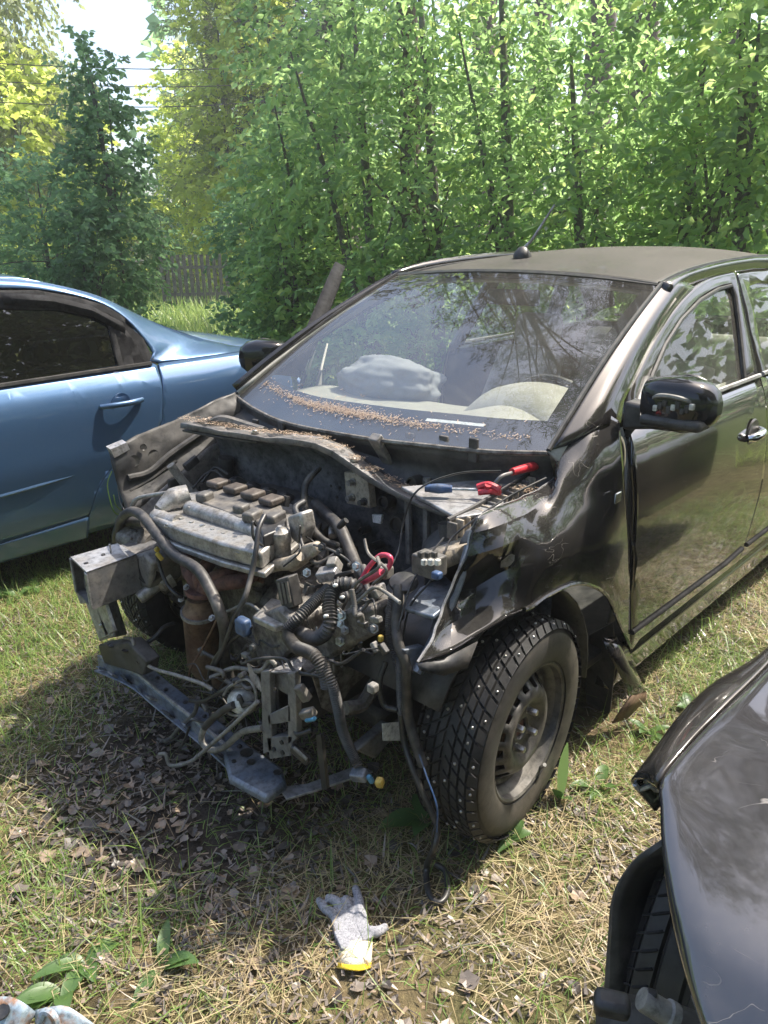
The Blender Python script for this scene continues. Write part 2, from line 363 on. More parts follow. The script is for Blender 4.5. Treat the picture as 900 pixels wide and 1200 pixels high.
# --- windscreen
bot = [P(a, b, 'x', v) for a, b, v in [(277, 462, -.232), (300, 478, -.20), (340, 495, -.16), (425, 511, -.12), (500, 520, -.13), (570, 527, -.17), (643, 529, -.232)]]
top = [P(a, b, 'x', v) for a, b, v in [(466, 321, -1.049), (540, 317, -1.02), (618, 318, -1.01), (700, 324, -1.02), (775, 333, -1.049)]]
def resamp(pts, n):
    p = spline(pts, 10); L = [0]
    for a, b in zip(p, p[1:]): L.append(L[-1]+(b-a).length)
    return [Vector([float(np.interp(L[-1]*k/n, L, [q[i] for q in p])) for i in range(3)]) for k in range(n+1)]
NB = 20; B_, T_ = resamp(bot, NB), resamp(top, NB)
def WS(t, u, off=0):
    i = u*NB; k = min(int(i), NB-1); f = i-k
    p = B_[k].lerp(B_[k+1], f).lerp(T_[k].lerp(T_[k+1], f), t)
    return p+Vector((.42, 0, .9))*(.022*math.sin(math.pi*t)+off)
ws = MB().grid([[WS(t/14, u/NB) for u in range(NB+1)] for t in range(15)]).build('windscreen', 'windscreen_glass', car, ang=90)
def wstrip(name, t0, t1, u0, u1, off, mat, nt_=2, nu=20):
    return MB().grid([[WS(t0+(t1-t0)*a/nt_, u0+(u1-u0)*b/nu, off) for b in range(nu+1)] for a in range(nt_+1)]).build(name, mat, ws, ang=90)
wstrip('frit_band', 0, .155, .0, 1, -.014, 'frit'); wstrip('frit_band', .155, .97, 0, .035, -.014, 'frit', 12, 2)
wstrip('frit_band', .155, .97, .955, 1, -.014, 'frit', 12, 2); wstrip('frit_band', .965, 1, 0, 1, -.014, 'frit')
wstrip('top_seal', .985, 1.006, .0, 1, .003, 'trim_black', 1)
MB().tube([p+Vector((.006, 0, -.004)) for p in B_], .007, 6, smooth=False).build('lower_seal', 'alu_dirty', ws)
MB().tube([WS(t/10, .0, .003) for t in range(11)], .007, 6, smooth=False).build('side_seal', 'trim_black', ws)
MB().tube([WS(t/10, 1, .003) for t in range(11)], .007, 6, smooth=False).build('side_seal', 'trim_black', ws)
s0 = WS(.105, .74, -.004); MB().grid([[WS(.1+.012*a, .70+.07*b, -.0035) for b in range(3)] for a in range(2)]).build('vin_window', 'paper', ws)

# --- pillars and side frame (left from the photo, right mirrored)
wedge = [WS(t, 1, .002) for t in (.0, .1, .2, .35, .5, .65, .8, .92, 1.0)]
outer_px = [(726, 495), (730, 470), (738, 454), (752, 425), (766, 398), (777, 381), (788, 364), (800, 349), (813, 336)]
outer = [Vector((x, YB(x, z)+.004, z)) for x, z in PSS(outer_px)]
mid = [a.lerp(b, .55)+Vector((.012, .016, .014)) for a, b in zip(wedge, outer)]
edge_in = PSS([(838, 320), (863, 315), (900, 313)])
door_arc = [(x, z) for x, z in PSS([(738, 454), (766, 398), (788, 364), (813, 336), (838, 320), (862, 315)])]
for sg in (1, -1):
    def mir(l): return [Vector((p.x, p.y*sg, p.z)) for p in l]
    MB().grid(smooth_grid([mir(wedge), mir(mid), mir(outer)], 2, 4)).build('a_pillar', 'black_clean', car, solid=.03, ang=70, offset=-sg)
    MB().grid([[Vector((p.x, p.y*sg, p.z)) for p in wedge], [Vector((p.x-.03, (p.y+.045)*sg, p.z-.05)) for p in wedge]]).build('pillar_trim', 'seat_fabric', car, solid=.01)
    # roof rail from the pillar head back to the rear window
    rr = [(-1.04, 1.400, .602), (-1.15, 1.418, .596), (-1.35, 1.438, .586), (-1.7, 1.455, .577), (-2.1, 1.458, .572), (-2.5, 1.425, .572), (-2.78, 1.378, .575), (-3.05, 1.25, .63), (-3.2, 1.12, .68)]
    lo = [(-1.055, 1.325), (-1.16, 1.372), (-1.35, 1.395), (-1.7, 1.412), (-2.1, 1.41), (-2.45, 1.365), (-2.7, 1.28), (-2.9, 1.15), (-3.0, 1.06)]
    a = [Vector((x, sg*y, z+.004)) for x, z, y in rr]; c = [Vector((x, sg*YB(x, z), z)) for x, z in lo]
    b_ = [p.lerp(q, .45)+Vector((0, sg*.014, .012)) for p, q in zip(a, c)]
    MB().grid(smooth_grid([a, b_, c], 2, 4)).build('roof_rail', 'black_clean', car, solid=.03, ang=70, offset=-sg)

# --- left flank: doors, sill, quarter
dbot = PS(738, 765)
bp_x = PS(893, 450)[0]; belt = lambda x: 1.035-.012*(x+1.0)
beltz = PS(874, 446)[1]
fd_low = PSS([(737, 500), (745, 545), (748, 590), (745, 640), (741, 700), (738, 765)])
sill_z = PS(870, 660)
strip = PSS([(740, 741), (800, 697), (850, 660), (897, 622)])
win = PSS([(757, 470), (766, 440), (781, 405), (800, 375), (822, 352), (843, 339), (858, 335), (863, 348), (869, 395), (874, 444)])
def glass_bot(x): return beltz+.0*(x)
def flank(sg, par, fd, ft=.03):
    pm = 'black_paint'
    zb = dbot[1]
    # front door
    low = [(x, z) for x, z in fd_low]
    pobj('door_skin', low[::-1]+[(low[0][0], beltz+.0), (bp_x+.003, beltz), (bp_x-.01, .62), (bp_x+.0, zb)][0:0] + [(PS(737, 500)[0], PS(737, 500)[1]+.001), (win[0][0]+.05, beltz+.004), (bp_x+.004, beltz+.004), (bp_x-.012, .65), (bp_x+.0, zb+.0)], YB, 'door_paint', fd, sg, .02)
    def rs(pl, n):
        q = [Vector((x, 0, z)) for x, z in pl]; L_ = [0]
        for c, d in zip(q, q[1:]): L_.append(L_[-1]+(d-c).length)
        return [(float(np.interp(L_[-1]*k/n, L_, [v.x for v in q])), float(np.interp(L_[-1]*k/n, L_, [v.z for v in q]))) for k in range(n+1)]
    so_ = [(low[0][0], low[0][1]+.004)]+[(v.x, v.z) for v in spline([Vector((x, 0, z)) for x, z in door_arc], 5)]
    o1 = rs(so_, 26)+rs([(door_arc[-1][0]+.004, door_arc[-1][1]-.012), (bp_x+.004, beltz+.004)], 8)
    sw_ = [(v.x, v.z) for v in spline([Vector((x, 0, z)) for x, z in win[:7]], 5)]
    i1 = rs(sw_, 26)+rs(win[7:], 8)
    fb_ = lambda x, z, e: Vector((x, sg*(YB(x, z)-.002-e), z))
    MB().grid([[fb_(x, z, 0) for x, z in o1], [fb_(a_[0]*.7+b_[0]*.3, a_[1]*.7+b_[1]*.3, -.001) for a_, b_ in zip(o1, i1)], [fb_(a_[0]*.2+b_[0]*.8, a_[1]*.2+b_[1]*.8, .0) for a_, b_ in zip(o1, i1)], [fb_(x, z, .010) for x, z in i1]]).build('window_frame', pm if sg > 0 else 'matte_black', fd, solid=ft, ang=40, offset=-sg)
    pobj('door_glass', [(x, z) for x, z in win]+[(win[-1][0], win[-1][1]-.02), (win[0][0], win[0][1]-.02)], lambda x, z: YB(x, z)-.014, 'door_glass', fd, sg, 0, .1)
    ins = [(x*1.0, z) for x, z in win]
    MB().tube([Vector((x, sg*(YB(x, z)-.004), z)) for x, z in ins], .008, 6, smooth=False).build('window_seal', 'trim_black', fd)
    MB().tube([Vector((x, sg*(YB(x, beltz)+.004), beltz+.002+.0*x)) for x in np.linspace(win[0][0]+.06, bp_x+.01, 6)], .009, 6, smooth=False).build('belt_trim', 'steel_light', fd)
    MB().tube([Vector((x, sg*(YB(x, z)+.002), z)) for x, z in strip[:-1]+[(bp_x+.02, strip[-1][1]+.004)]], .009, 8, smooth=False).build('rub_strip', 'matte_black', fd)
    # handle
    hx, hz = PS(882, 509); hy = YB(hx, hz)
    MB().lathe([(0, .0), (.055, .0), (.06, -.006)], (hx, sg*(hy+.003), hz), (0, sg, 0), 20).build('handle_cup', 'trim_black', fd)
    MB().tube([Vector((hx+.06, sg*(hy+.004), hz-.005)), Vector((hx+.04, sg*(hy+.024), hz)), Vector((hx-.02, sg*(hy+.028), hz+.006)), Vector((hx-.055, sg*(hy+.006), hz+.01))], [.014, .018, .018, .013], 10).build('door_handle', 'chrome', fd)
    # inner door card
    pobj('door_card', [(low[0][0]-.06, .35), (bp_x+.05, .35), (bp_x+.03, beltz-.01), (low[0][0]-.1, beltz-.01)], lambda x, z: YB(x, z)-.07, 'dash_plastic', fd, sg, .01, .3)
fdl = empty('front_door', (0, 0, 0)); fdl.parent = car
flank(1, car, fdl)
for sg in (1, -1):
    zb = dbot[1]; rx = -2.47
    # rear door and window
    rd = empty('rear_door'); rd.parent = car
    arch = [(-2.7+.37*math.cos(t), .31+.37*math.sin(t)) for t in np.linspace(R(15), R(62), 7)]
    pobj('door_skin', [(bp_x-.006, zb), (bp_x-.022, .65), (bp_x-.006, beltz+.004), (-2.5, beltz+.014), (-2.55, .8), (arch[-1][0]-.02, arch[-1][1]+.03)]+[(x+.02, z) for x, z in arch[::-1]]+[(arch[0][0]+.03, zb)], YB, 'door_paint', rd, sg, .02)
    wr = [(bp_x-.075, beltz), (-1.80, 1.355), (-1.95, 1.365), (-2.2, 1.345), (-2.42, 1.28), (-2.47, beltz+.01)]
    pobj('window_frame', [(bp_x-.006, beltz+.006), (door_arc[-1][0]-.006, 1.405), (-1.85, 1.408), (-2.1, 1.405), (-2.4, 1.36), (-2.55, 1.27), (-2.58, beltz+.014)]+[(-2.47, beltz+.014)]+wr[::-1][1:], lambda x, z: YB(x, z)-.002, 'black_paint', rd, sg, .03)
    pobj('door_glass', wr, lambda x, z: YB(x, z)-.014, 'door_glass', rd, sg, 0, .1)
    MB().tube([Vector((x, sg*(YB(x, beltz)+.004), beltz+.004)) for x in np.linspace(bp_x-.02, -2.5, 5)], .009, 6, smooth=False).build('belt_trim', 'steel_light', rd)
    MB().tube([Vector((x, sg*(YB(x, strip[-1][1])+.002), strip[-1][1]+.004)) for x in np.linspace(bp_x-.03, -2.33, 4)], .009, 8, smooth=False).build('rub_strip', 'matte_black', rd)
    MB().tube([Vector((-2.33+d, sg*(YB(-2.3, .84)+o), .84)) for d, o in ((.06, .004), (.04, .024), (-.02, .028), (-.05, .006))], [.014, .018, .018, .013], 10).build('door_handle', 'chrome', rd)
    # sill and rear quarter
    sz = PS(800, 722)[1]; sz0 = PS(752, 757)
    pobj('sill', [(-.60, zb-.004), (-2.38, zb-.004), (-2.38, zb-.10), (-.58, zb-.10)], lambda x, z: YB(x, z)+.004, 'door_paint', car, sg, .05)
    arc2 = [(-2.7+.36*math.cos(t), .31+.36*math.sin(t)) for t in np.linspace(R(62), R(180), 12)]
    pobj('rear_quarter', [(-2.57, .8), (-2.59, beltz+.012), (-3.0, beltz+.02), (-3.5, 1.0), (-3.78, .95), (-3.8, .6), (-3.76, .28), (-3.1, .28)]+arc2[::-1], YB, 'black_paint', car, sg, .02)
# rear end, mostly out of sight behind the cabin
rg = [[Vector((x, y*k/4, z)) for k in range(-4, 5)] for x, z, y in [(-2.78, 1.41, .56), (-3.0, 1.26, .6), (-3.2, 1.1, .64)]]
MB().grid(smooth_grid(rg, 2, 3)).build('rear_window', 'door_glass', car)
tg = [[Vector((x, y*k/4, z-.02*(k/4)**2)) for k in range(-4, 5)] for x, z, y in [(-3.2, 1.1, .68), (-3.5, 1.06, .69), (-3.78, 1.03, .68), (-3.82, .95, .67), (-3.8, .62, .67), (-3.78, .3, .66)]]
MB().grid(smooth_grid(tg, 2, 3)).build('boot_lid', 'black_paint', car, solid=.015)
MB().box((-1.5, 0, .27), (2.9, 1.5, .04)).build('floor_pan', 'steel_dark', car, bev=.01)
MB().box((-3.1, 0, .62), (.04, 1.3, .7)).build('rear_bulkhead', 'seat_fabric', car)

# --- mirrors
def mirror(parent, c, sg, opened):
    """housing without its outer cap: rim, bare mechanism, foot"""
    c = Vector(c)
    def S(x, y, z): return c+Vector((x, sg*y, z))*.93
    h = MB()
    prof = [(-.098, .05, .05), (-.088, .066, .068), (-.04, .076, .082), (.03, .08, .086), (.08, .068, .078), (.108, .045, .056), (.118, .02, .03)]
    se = lambda v: math.copysign(abs(v)**.62, v)
    rows = []
    for y, hz, hx in prof:
        rows.append([S(hx*se(math.cos(t))*(1 if math.cos(t) > 0 else .35), y, hz*se(math.sin(t))) for t in np.linspace(0, 2*math.pi, 33)])
    h.grid(rows); n0 = len(h.v)
    for r in (rows[0], rows[-1]): h.add(r[:-1], [list(range(32))])
    hs = h.build('mirror_housing', 'frit', parent, ang=60)
    MB().tube([S(-.03, .075*math.cos(t)+.012, .07*math.sin(t)+.004) for t in np.linspace(0, 2*math.pi, 20)], .006, 6, smooth=False).build('mirror_rim', 'trim_black', hs)
    if opened:
        MB().tube([S(.05, -.07, .0), S(.085, -.03, .03), S(.09, .03, .032), S(.06, .085, .012)], .006, 6).build('bare_bracket', 'hose_grey', hs)
        for q in range(9): MB().box(S(.082, -.035+.013*q, -.006+.008*(q % 3)), (.014, .012, .016+.004*(q % 2))).build('mechanism', 'white_plastic' if q % 4 == 0 else 'plastic', hs, bev=.002)
        MB().box(S(.05, .01, -.045), (.08, .17, .03)).build('lower_shell', 'plastic', hs, bev=.012)
    MB().grid([[S(-.034, .065*a, .055*b) for a in (-1, -.5, 0, .5, 1)] for b in (-1, 0, 1)]).build('mirror_glass', 'chrome', hs)
    MB().prism([S(.03, -.07, -.085), S(.03, .05, -.08), S(.03, .05, -.05), S(.03, -.06, -.02), S(.03, -.16, -.01), S(.03, -.16, -.10)], (-.07, 0, 0)).build('mirror_foot', 'plastic', hs, bev=.01)
    return hs
mirror(fdl, P(797, 472, 'y', .93), 1, True)
tri = PSS([(737, 510), (742, 480), (756, 440), (762, 440), (762, 472), (752, 492)])
pobj('mirror_triangle', tri, lambda x, z: YB(x, z)+.004, 'plastic', fdl, 1, .02, .2)

# --- right front door, swung open about its hinge
fdr = empty('front_door'); fdr.parent = car
flank(-1, car, fdr, .06); mirror(fdr, (-.60, -.93, 1.10), -1, False)
HX, HY = -.62, -.80
Mo = Matrix.Translation((HX, HY, 0)) @ Matrix.Rotation(R(46), 4, 'Z') @ Matrix.Translation((-HX, -HY, 0))
fdr.location = Mo.translation; fdr.rotation_euler = (0, 0, R(46))
tag(fdr, 'right front door swung wide open')

# --- left front fender: crumpled sheet, from the photo's outline
fc = [
 [(726, 494, .772), (729, 528, .80), (733, 575, .818), (737, 640, .835), (738, 700, .83), (738, 758, .80)],
 [(708, 482, .738), (716, 530, .795), (720, 580, .82), (724, 640, .842), (725, 690, .84), (724, 728, .825)],
 [(691, 474, .702), (698, 530, .785), (705, 580, .815), (709, 630, .842), (712, 670, .845), (711, 699, .838)],
 [(667, 500, .69), (678, 545, .775), (684, 590, .812), (689, 632, .84), (692, 664, .845), (694, 687, .84)],
 [(650, 527, .692), (657, 562, .765), (661, 600, .81), (666, 638, .84), (669, 664, .843), (672, 684, .838)],
 [(652, 556, .715), (642, 585, .77), (640, 615, .81), (640, 650, .835), (640, 675, .838), (642, 697, .832)],
 [(630, 574, .725), (618, 602, .78), (612, 630, .805), (610, 660, .815), (612, 692, .825), (618, 712, .83)],
 [(600, 587, .735), (594, 612, .785), (590, 640, .815), (585, 672, .775), (588, 700, .80), (594, 722, .83)],
 [(575, 598, .74), (572, 620, .775), (566, 648, .78), (558, 688, .735), (558, 715, .765), (564, 740, .815)],
 [(559, 606, .745), (556, 625, .755), (548, 652, .75), (536, 695, .735), (530, 730, .755), (528, 763, .80)],
 [(553, 622, .74), (548, 642, .74), (538, 668, .742), (520, 712, .745), (507, 745, .765), (490, 776, .785)]]
rows = [[P(a, b, 'y', v) for a, b, v in c] for c in fc]
G = smooth_grid(rows, 6, 6)
Lr = []      # the same sheet with straight folds between the control lines: creased metal toward the front
for i in range(len(rows)-1):
    for k in range(6):
        c = [rows[i][j].lerp(rows[i+1][j], k/6) for j in range(6)]
        Lr.append([c[j].lerp(c[j+1], q/6) for j in range(5) for q in range(6)]+[c[5].copy()])
Lr.append([rows[-1][j].lerp(rows[-1][j+1], q/6) for j in range(5) for q in range(6)]+[rows[-1][5].copy()])
for i, r in enumerate(G):
    a = min(1, max(0, (i-30)/10)); b = min(1, max(0, (i-16)/40))
    for j, p in enumerate(r):
        q = p.lerp(Lr[i][j], a*.85); f = abs(noise.noise(q*11))-.25
        p.x, p.y, p.z = q.x, q.y+b*.012*f+b*.003*noise.noise(q*30), q.z
fen = MB().grid(G).build('fender', 'black_crumpled', car, solid=.004, ang=16)
tag(fen, 'crumpled black left front fender')
MB().tube([p+Vector((.002, .002, .001)) for p in G[-1]], .0035, 6, smooth=False).build('torn_edge', 'steel_light', fen)
low_edge = [r[-1] for r in G]
MB().tube([p+Vector((0, .002, 0)) for p in low_edge[:38]], .006, 6, smooth=False).build('arch_lip', 'black_paint', fen)
MB().tube([p+Vector((0, .002, 0)) for p in low_edge[38:]], .003, 6, smooth=False).build('arch_lip', 'black_clean', fen)
# flattened silver badge, scraped patches, lower corner of the crumple
bd = P(724, 583, 'y', .836); MB().box(bd, (.035, .006, .03)).build('badge', 'badge', fen, bev=.004)
def near_fen(px, py, r):
    c = min((q for row in G for q in row), key=lambda q: (q-P(px, py, 'y', q.y)).length)
    return c
fi = [(i, j) for i in range(len(G)) for j in range(len(G[0]))]
def scrape(px, py, rx, ry, mat, seed):
    rd_ = random.Random(seed); i, j = min(fi, key=lambda ij: (G[ij[0]][ij[1]]-P(px, py, 'y', G[ij[0]][ij[1]].y)).length)
    rows = []
    for a in range(-rx, rx+1):
        hw = ry*math.sqrt(max(.05, 1-(a/(rx+.6))**2))*rd_.uniform(.7, 1.1); rows.append([])
        for b in (-1, -.4, .4, 1):
            jj = min(max(j+b*hw, 0), len(G[0])-1.001); k = int(jj); ii = min(max(i+a, 0), len(G)-1)
            rows[-1].append(G[ii][k].lerp(G[ii][k+1], jj-k)+Vector((.0015, .0025, .0015)))
    MB().grid(rows).build('scraped_dent', mat, fen, ang=180)
scrape(594, 657, 2, 1.3, 'steel_light', 1)
lowc = MB()
lowc.grid([[P(490, 778, 'y', .79), P(520, 772, 'y', .80), P(560, 752, 'y', .82)], [P(494, 786, 'y', .80), P(520, 792, 'y', .81), P(548, 783, 'y', .825)]])
lowc.build('torn_corner', 'plastic', fen, solid=.004)
# inner edge folded down toward the apron
MB().grid([[r[0] for r in G[30:]], [r[0]+Vector((-.005, -.01, -.035)) for r in G[30:]], [r[0]+Vector((0, -.035, -.045)) for r in G[30:]]]).build('fender_flange', 'steel', fen, solid=.003)

# --- wheel-arch liner, mud flap and the bent bracket behind the wheel
al = []
for t in np.linspace(R(-8), R(150), 14):
    al.append([Vector((-.375*math.cos(t)*1.0, y, .33+.36*math.sin(t))) for y in (.45, .60, .72, .79)])
MB().grid(al).build('arch_liner', 'plastic', car, solid=.006, offset=1)
MB().box((-.1, .50, .38), (.5, .02, .34)).build('arch_wall', 'steel_dark', car)
fl = [P(690, 745, 'y', .70), P(718, 730, 'y', .80), P(722, 770, 'y', .80), P(715, 835, 'y', .77), P(708, 845, 'y', .74), P(688, 838, 'y', .66), P(685, 790, 'y', .66)]
MB().prism(fl, (-.012, -.004, 0)).build('mud_flap', 'plastic', car, bev=.003)
br = MB().grid([[P(706, 748, 'y', .79), P(722, 745, 'y', .80), P(737, 762, 'y', .80)], [P(716, 770, 'y', .82), P(732, 772, 'y', .83), P(742, 778, 'y', .82)], [P(732, 800, 'y', .84), P(748, 800, 'y', .85), P(750, 795, 'y', .84)], [P(740, 815, 'y', .85), P(757, 810, 'y', .86), P(757, 812, 'y', .85)]])
bo = br.build('hanging_bracket', 'black_paint', car, solid=.004)
MB().grid([[P(741, 814, 'y', .85), P(758, 810, 'y', .86)], [P(728, 832, 'y', .84), P(757, 820, 'y', .86)], [P(718, 848, 'y', .82), P(735, 843, 'y', .84)]]).build('bent_tab', 'rust_cat', bo, solid=.004)

# --- wheels
def tyre_mesh(r=.312, w_=.19, rr=.192, seg=72, lugs=True):
    mb = MB(); h = w_/2
    prof = [(rr, -h*.80), (rr+.02, -h*.98), (r-.055, -h*1.0), (r-.028, -h*.93), (r-.012, -h*.80), (r-.009, 0), (r-.012, h*.80), (r-.028, h*.93), (r-.055, h*1.0), (rr+.02, h*.98), (rr, h*.80), (rr-.006, h*.72), (rr-.006, -h*.72)]
    mb.lathe([(a, b) for a, b in prof], (0, 0, 0), (0, 1, 0), seg, closed=True)
    if lugs:
        n = 50
        for k in range(n):
            for s in (-1, 1):
                th0 = 2*math.pi*(k+(.5 if s < 0 else 0))/n
                # swept lug from near the centre line out to the shoulder, in three blocks
                for (y0, y1, rise) in ((.05, .27, 0), (.30, .52, 0), (.55, .76, 1), (.79, 1.0, 2)):
                    def pt(y, dth, rad):
                        sweep = .26*(abs(y)**.7); a = th0+sweep+dth
                        return Vector((math.sin(a)*rad, s*y*h, math.cos(a)*rad))
                    dt = 2*math.pi/n*.43
                    R0 = r-.013; top_ = lambda y: r-.001-.0 if y < .8 else r-.002-.017*((y-.76)/.24)
                    lo = [pt(y0, -dt, R0), pt(y0, dt, R0), pt(y1, dt, R0-.006*(rise == 2)), pt(y1, -dt, R0-.006*(rise == 2))]
                    d2 = dt*.90
                    hi = [pt(y0+.02, -d2, top_(y0)), pt(y0+.02, d2, top_(y0)), pt(y1-.02, d2, top_(y1)), pt(y1-.02, -d2, top_(y1))]
                    mb.add(lo+hi, [(4, 5, 6, 7), (0, 1, 5, 4), (1, 2, 6, 5), (2, 3, 7, 6), (3, 0, 4, 7)])
    return mb
def studs_mesh(r=.312, w_=.19):
    mb = MB(); n = 50; h = w_/2
    for k in range(n):
        for s in (-1, 1):
            th0 = 2*math.pi*(k+(.5 if s < 0 else 0))/n
            for y in ((.64,), (.88,), (.40,), (.88,), (.16, .64))[k % 5]:
                a = th0+.26*y**.7; rad = r-.001 if y < .8 else r-.009
                c = Vector((math.sin(a)*rad, s*y*h, math.cos(a)*rad)); d = Vector((math.sin(a), 0, math.cos(a)))
                mb.lathe([(0, .0035), (.0022, .003), (.0042, .0005), (.0042, -.002)], c, d, 8)
    return mb
def make_wheel(detail=True):
    wr = empty('wheel'); wr.parent = car
    tyre_mesh(lugs=True).build('tyre', 'rubber', wr, ang=35)
    MB().lathe([(.200, .0905), (.216, .0962), (.240, .0972), (.255, .0970), (.270, .0945), (.279, .0915), (.268, .090), (.212, .088)], (0, 0, 0), (0, 1, 0), 64, closed=True).build('side_wall', 'rubber_side', wr)
    rb = MB().lathe([(q*.935, h_) for q, h_ in [(.2145, .078), (.213, .086), (.206, .088), (.199, .084), (.197, .07), (.196, .05), (.186, .03), (.182, -.03), (.196, -.06), (.2, -.085), (.208, -.088), (.206, -.07), (.19, -.05), (.176, -.03), (.178, .03), (.19, .06)]], (0, 0, 0), (0, 1, 0), 56, closed=True).build('rim_barrel', 'rim_steel', wr)
    dp = MB(); seg = 64
    prof = [(.178, .018), (.165, .012), (.15, .022), (.128, .048), (.112, .056), (.095, .054), (.08, .040), (.066, .032), (.05, .034), (.036, .036), (.030, .03)]
    V = []; F = []
    for k in range(seg):
        t = 2*math.pi*k/seg; V += [Vector((math.sin(t)*a*.94, b+.020, math.cos(t)*a*.94)) for a, b in prof]
    n = len(prof)
    for k in range(seg):
        for i in range(n-1):
            # 16 vent holes: drop the faces between two rings
            if i in (1, 2) and (k % 4 in (0, 1)): continue
            k2 = (k+1) % seg; F.append((k*n+i, k*n+i+1, k2*n+i+1, k2*n+i))
    dp.add(V, F); dp.build('rim_disc', 'rim_steel', wr, solid=.004, ang=50)
    MB().lathe([(0, .02), (.026, .02), (.03, .012), (.03, -.02)], (0, .03, 0), (0, 1, 0), 20).build('hub_cap_bore', 'rust', wr)
    MB().lathe([(0, 0), (.15, 0), (.15, -.02)], (0, -.02, 0), (0, 1, 0), 28).build('brake_disc', 'rust_cat', wr)
    for q, t in enumerate((R(35), R(125), R(215), R(305))):
        L = .03 if q != 2 else .026
        MB().lathe([(0, L), (.008, L), (.0105, L-.004), (.0105, .004), (.013, .002), (.013, -.006)], (math.sin(t)*.052, .056, math.cos(t)*.052), (0, 1, 0), 6).build('lug_bolt', 'bolt_steel', wr)
    sp = studs_mesh().build('studs', 'bolt_steel', wr); sp['kind'] = 'stuff'
    MB().tube([Vector((-.02, .085, -.19)), Vector((-.02, .1, -.165))], .006, 8).build('valve', 'bolt_steel', wr)
    return wr
wfl = make_wheel(); wfl.location = (.0, .748, .302); wfl.rotation_euler = (R(-1.5), R(20), R(5))
for loc, rz in (((0, -.748, .305), 180), ((-2.7, .745, .305), 0), ((-2.7, -.745, .305), 180)):
    c = copy_tree(wfl, car); c.location = loc; c.rotation_euler = (0, 0, R(rz))

# --- cabin
def seat(y, x=-1.28, name='seat'):
    s = empty(name, (x, y, .3)); s.parent = car
    MB().grid(smooth_grid([[Vector((a, b, z)) for b in (-.24, -.12, 0, .12, .24)] for a, z in ((.28, .02), (.24, .12), (0, .13), (-.24, .11))], 2, 3)).build('cushion', 'seat_fabric', s, solid=.1)
    MB().grid(smooth_grid([[Vector((-.22-h*.3+(.03 if abs(b) > .15 else 0), b*(1-.25*h), .1+h*.62)) for b in (-.24, -.15, 0, .15, .24)] for h in (0, .3, .6, .9, 1)], 2, 3)).build('backrest', 'seat_fabric', s, solid=.09)
    MB().box((-.53, 0, .82), (.09, .25, .17), Matrix.Rotation(R(-15), 3, 'Y')).build('headrest', 'seat_fabric', s, bev=.04)
    return s
seat(.36); seat(-.36)
MB().box((-2.35, 0, .47), (.5, 1.2, .2)).build('rear_bench', 'seat_fabric', car, bev=.06)
MB().box((-2.68, 0, .78), (.16, 1.2, .55), Matrix.Rotation(R(-18), 3, 'Y')).build('rear_backrest', 'seat_fabric', car, bev=.06)
dash = []
for x, z in ((-.26, .93), (-.42, .975), (-.6, .985), (-.72, .96), (-.78, .86), (-.74, .6)):
    dash.append([Vector((x+.05*(1-(k/8)**2)*(x > -.5), .66*k/8, z+(.055*math.exp(-((.66*k/8-.36)/.16)**2) if -.8 < x < -.4 else 0))) for k in range(-8, 9)])
dsh = MB().grid(smooth_grid(dash, 2, 4)).build('dashboard', 'dash_plastic', car, solid=.02)
bc = Vector((-.62, .36, 1.03))
MB().grid(smooth_grid([[bc+Vector((a, b, -.05+.11*math.sqrt(max(0, 1-(b/.21)**2))*hh)) for b in np.linspace(-.21, .21, 9)] for a, hh in ((.12, .05), (.08, .6), (.0, 1), (-.1, 1.02), (-.16, .9))], 2, 3)).build('instrument_hood', 'dash_plastic', dsh, solid=.012)
swc = Vector((-.86, .36, .93)); swn = Vector((-.9, 0, .42)).normalized(); u_ = Vector((0, 1, 0)); v_ = swn.cross(u_)
swo = MB().tube([swc+(u_*math.cos(t)+v_*math.sin(t))*.185 for t in np.linspace(0, 2*math.pi, 33)], .014, 8, smooth=False).build('steering_wheel', 'plastic', dsh)
MB().tube([swc-u_*.18, swc+swn*-.02, swc+u_*.18], [.02, .06, .02], 8).build('wheel_boss', 'plastic', dsh)
def blob(c, rad, seed, amp=.25):
    bm = bmesh.new(); bmesh.ops.create_icosphere(bm, subdivisions=5, radius=1)
    for v in bm.verts:
        d = v.co.normalized(); k = 1+amp*noise.noise(d*1.7+Vector((seed, 0, 0)))+.06*noise.noise(d*5+Vector((0, seed, 0)))
        k += .05*abs(noise.noise(d*3.1+Vector((seed, 2, 0))))-.10*max(0, .25-abs(noise.noise(d*2.3+Vector((1, seed, 4)))))
        v.co = Vector((d.x*rad[0], d.y*rad[1], d.z*rad[2]))*k+Vector(c)
    me = bpy.data.meshes.new('blob'); bm.to_mesh(me); bm.free(); return me
link('passenger_airbag', blob((-.70, -.33, 1.01), (.15, .25, .11), 3.1, .2), 'airbag_cloth', dsh, ang=180)
MB().box((-1.03, .02, 1.34), (.02, .24, .06)).build('rear_view_mirror', 'plastic', car, bev=.012)

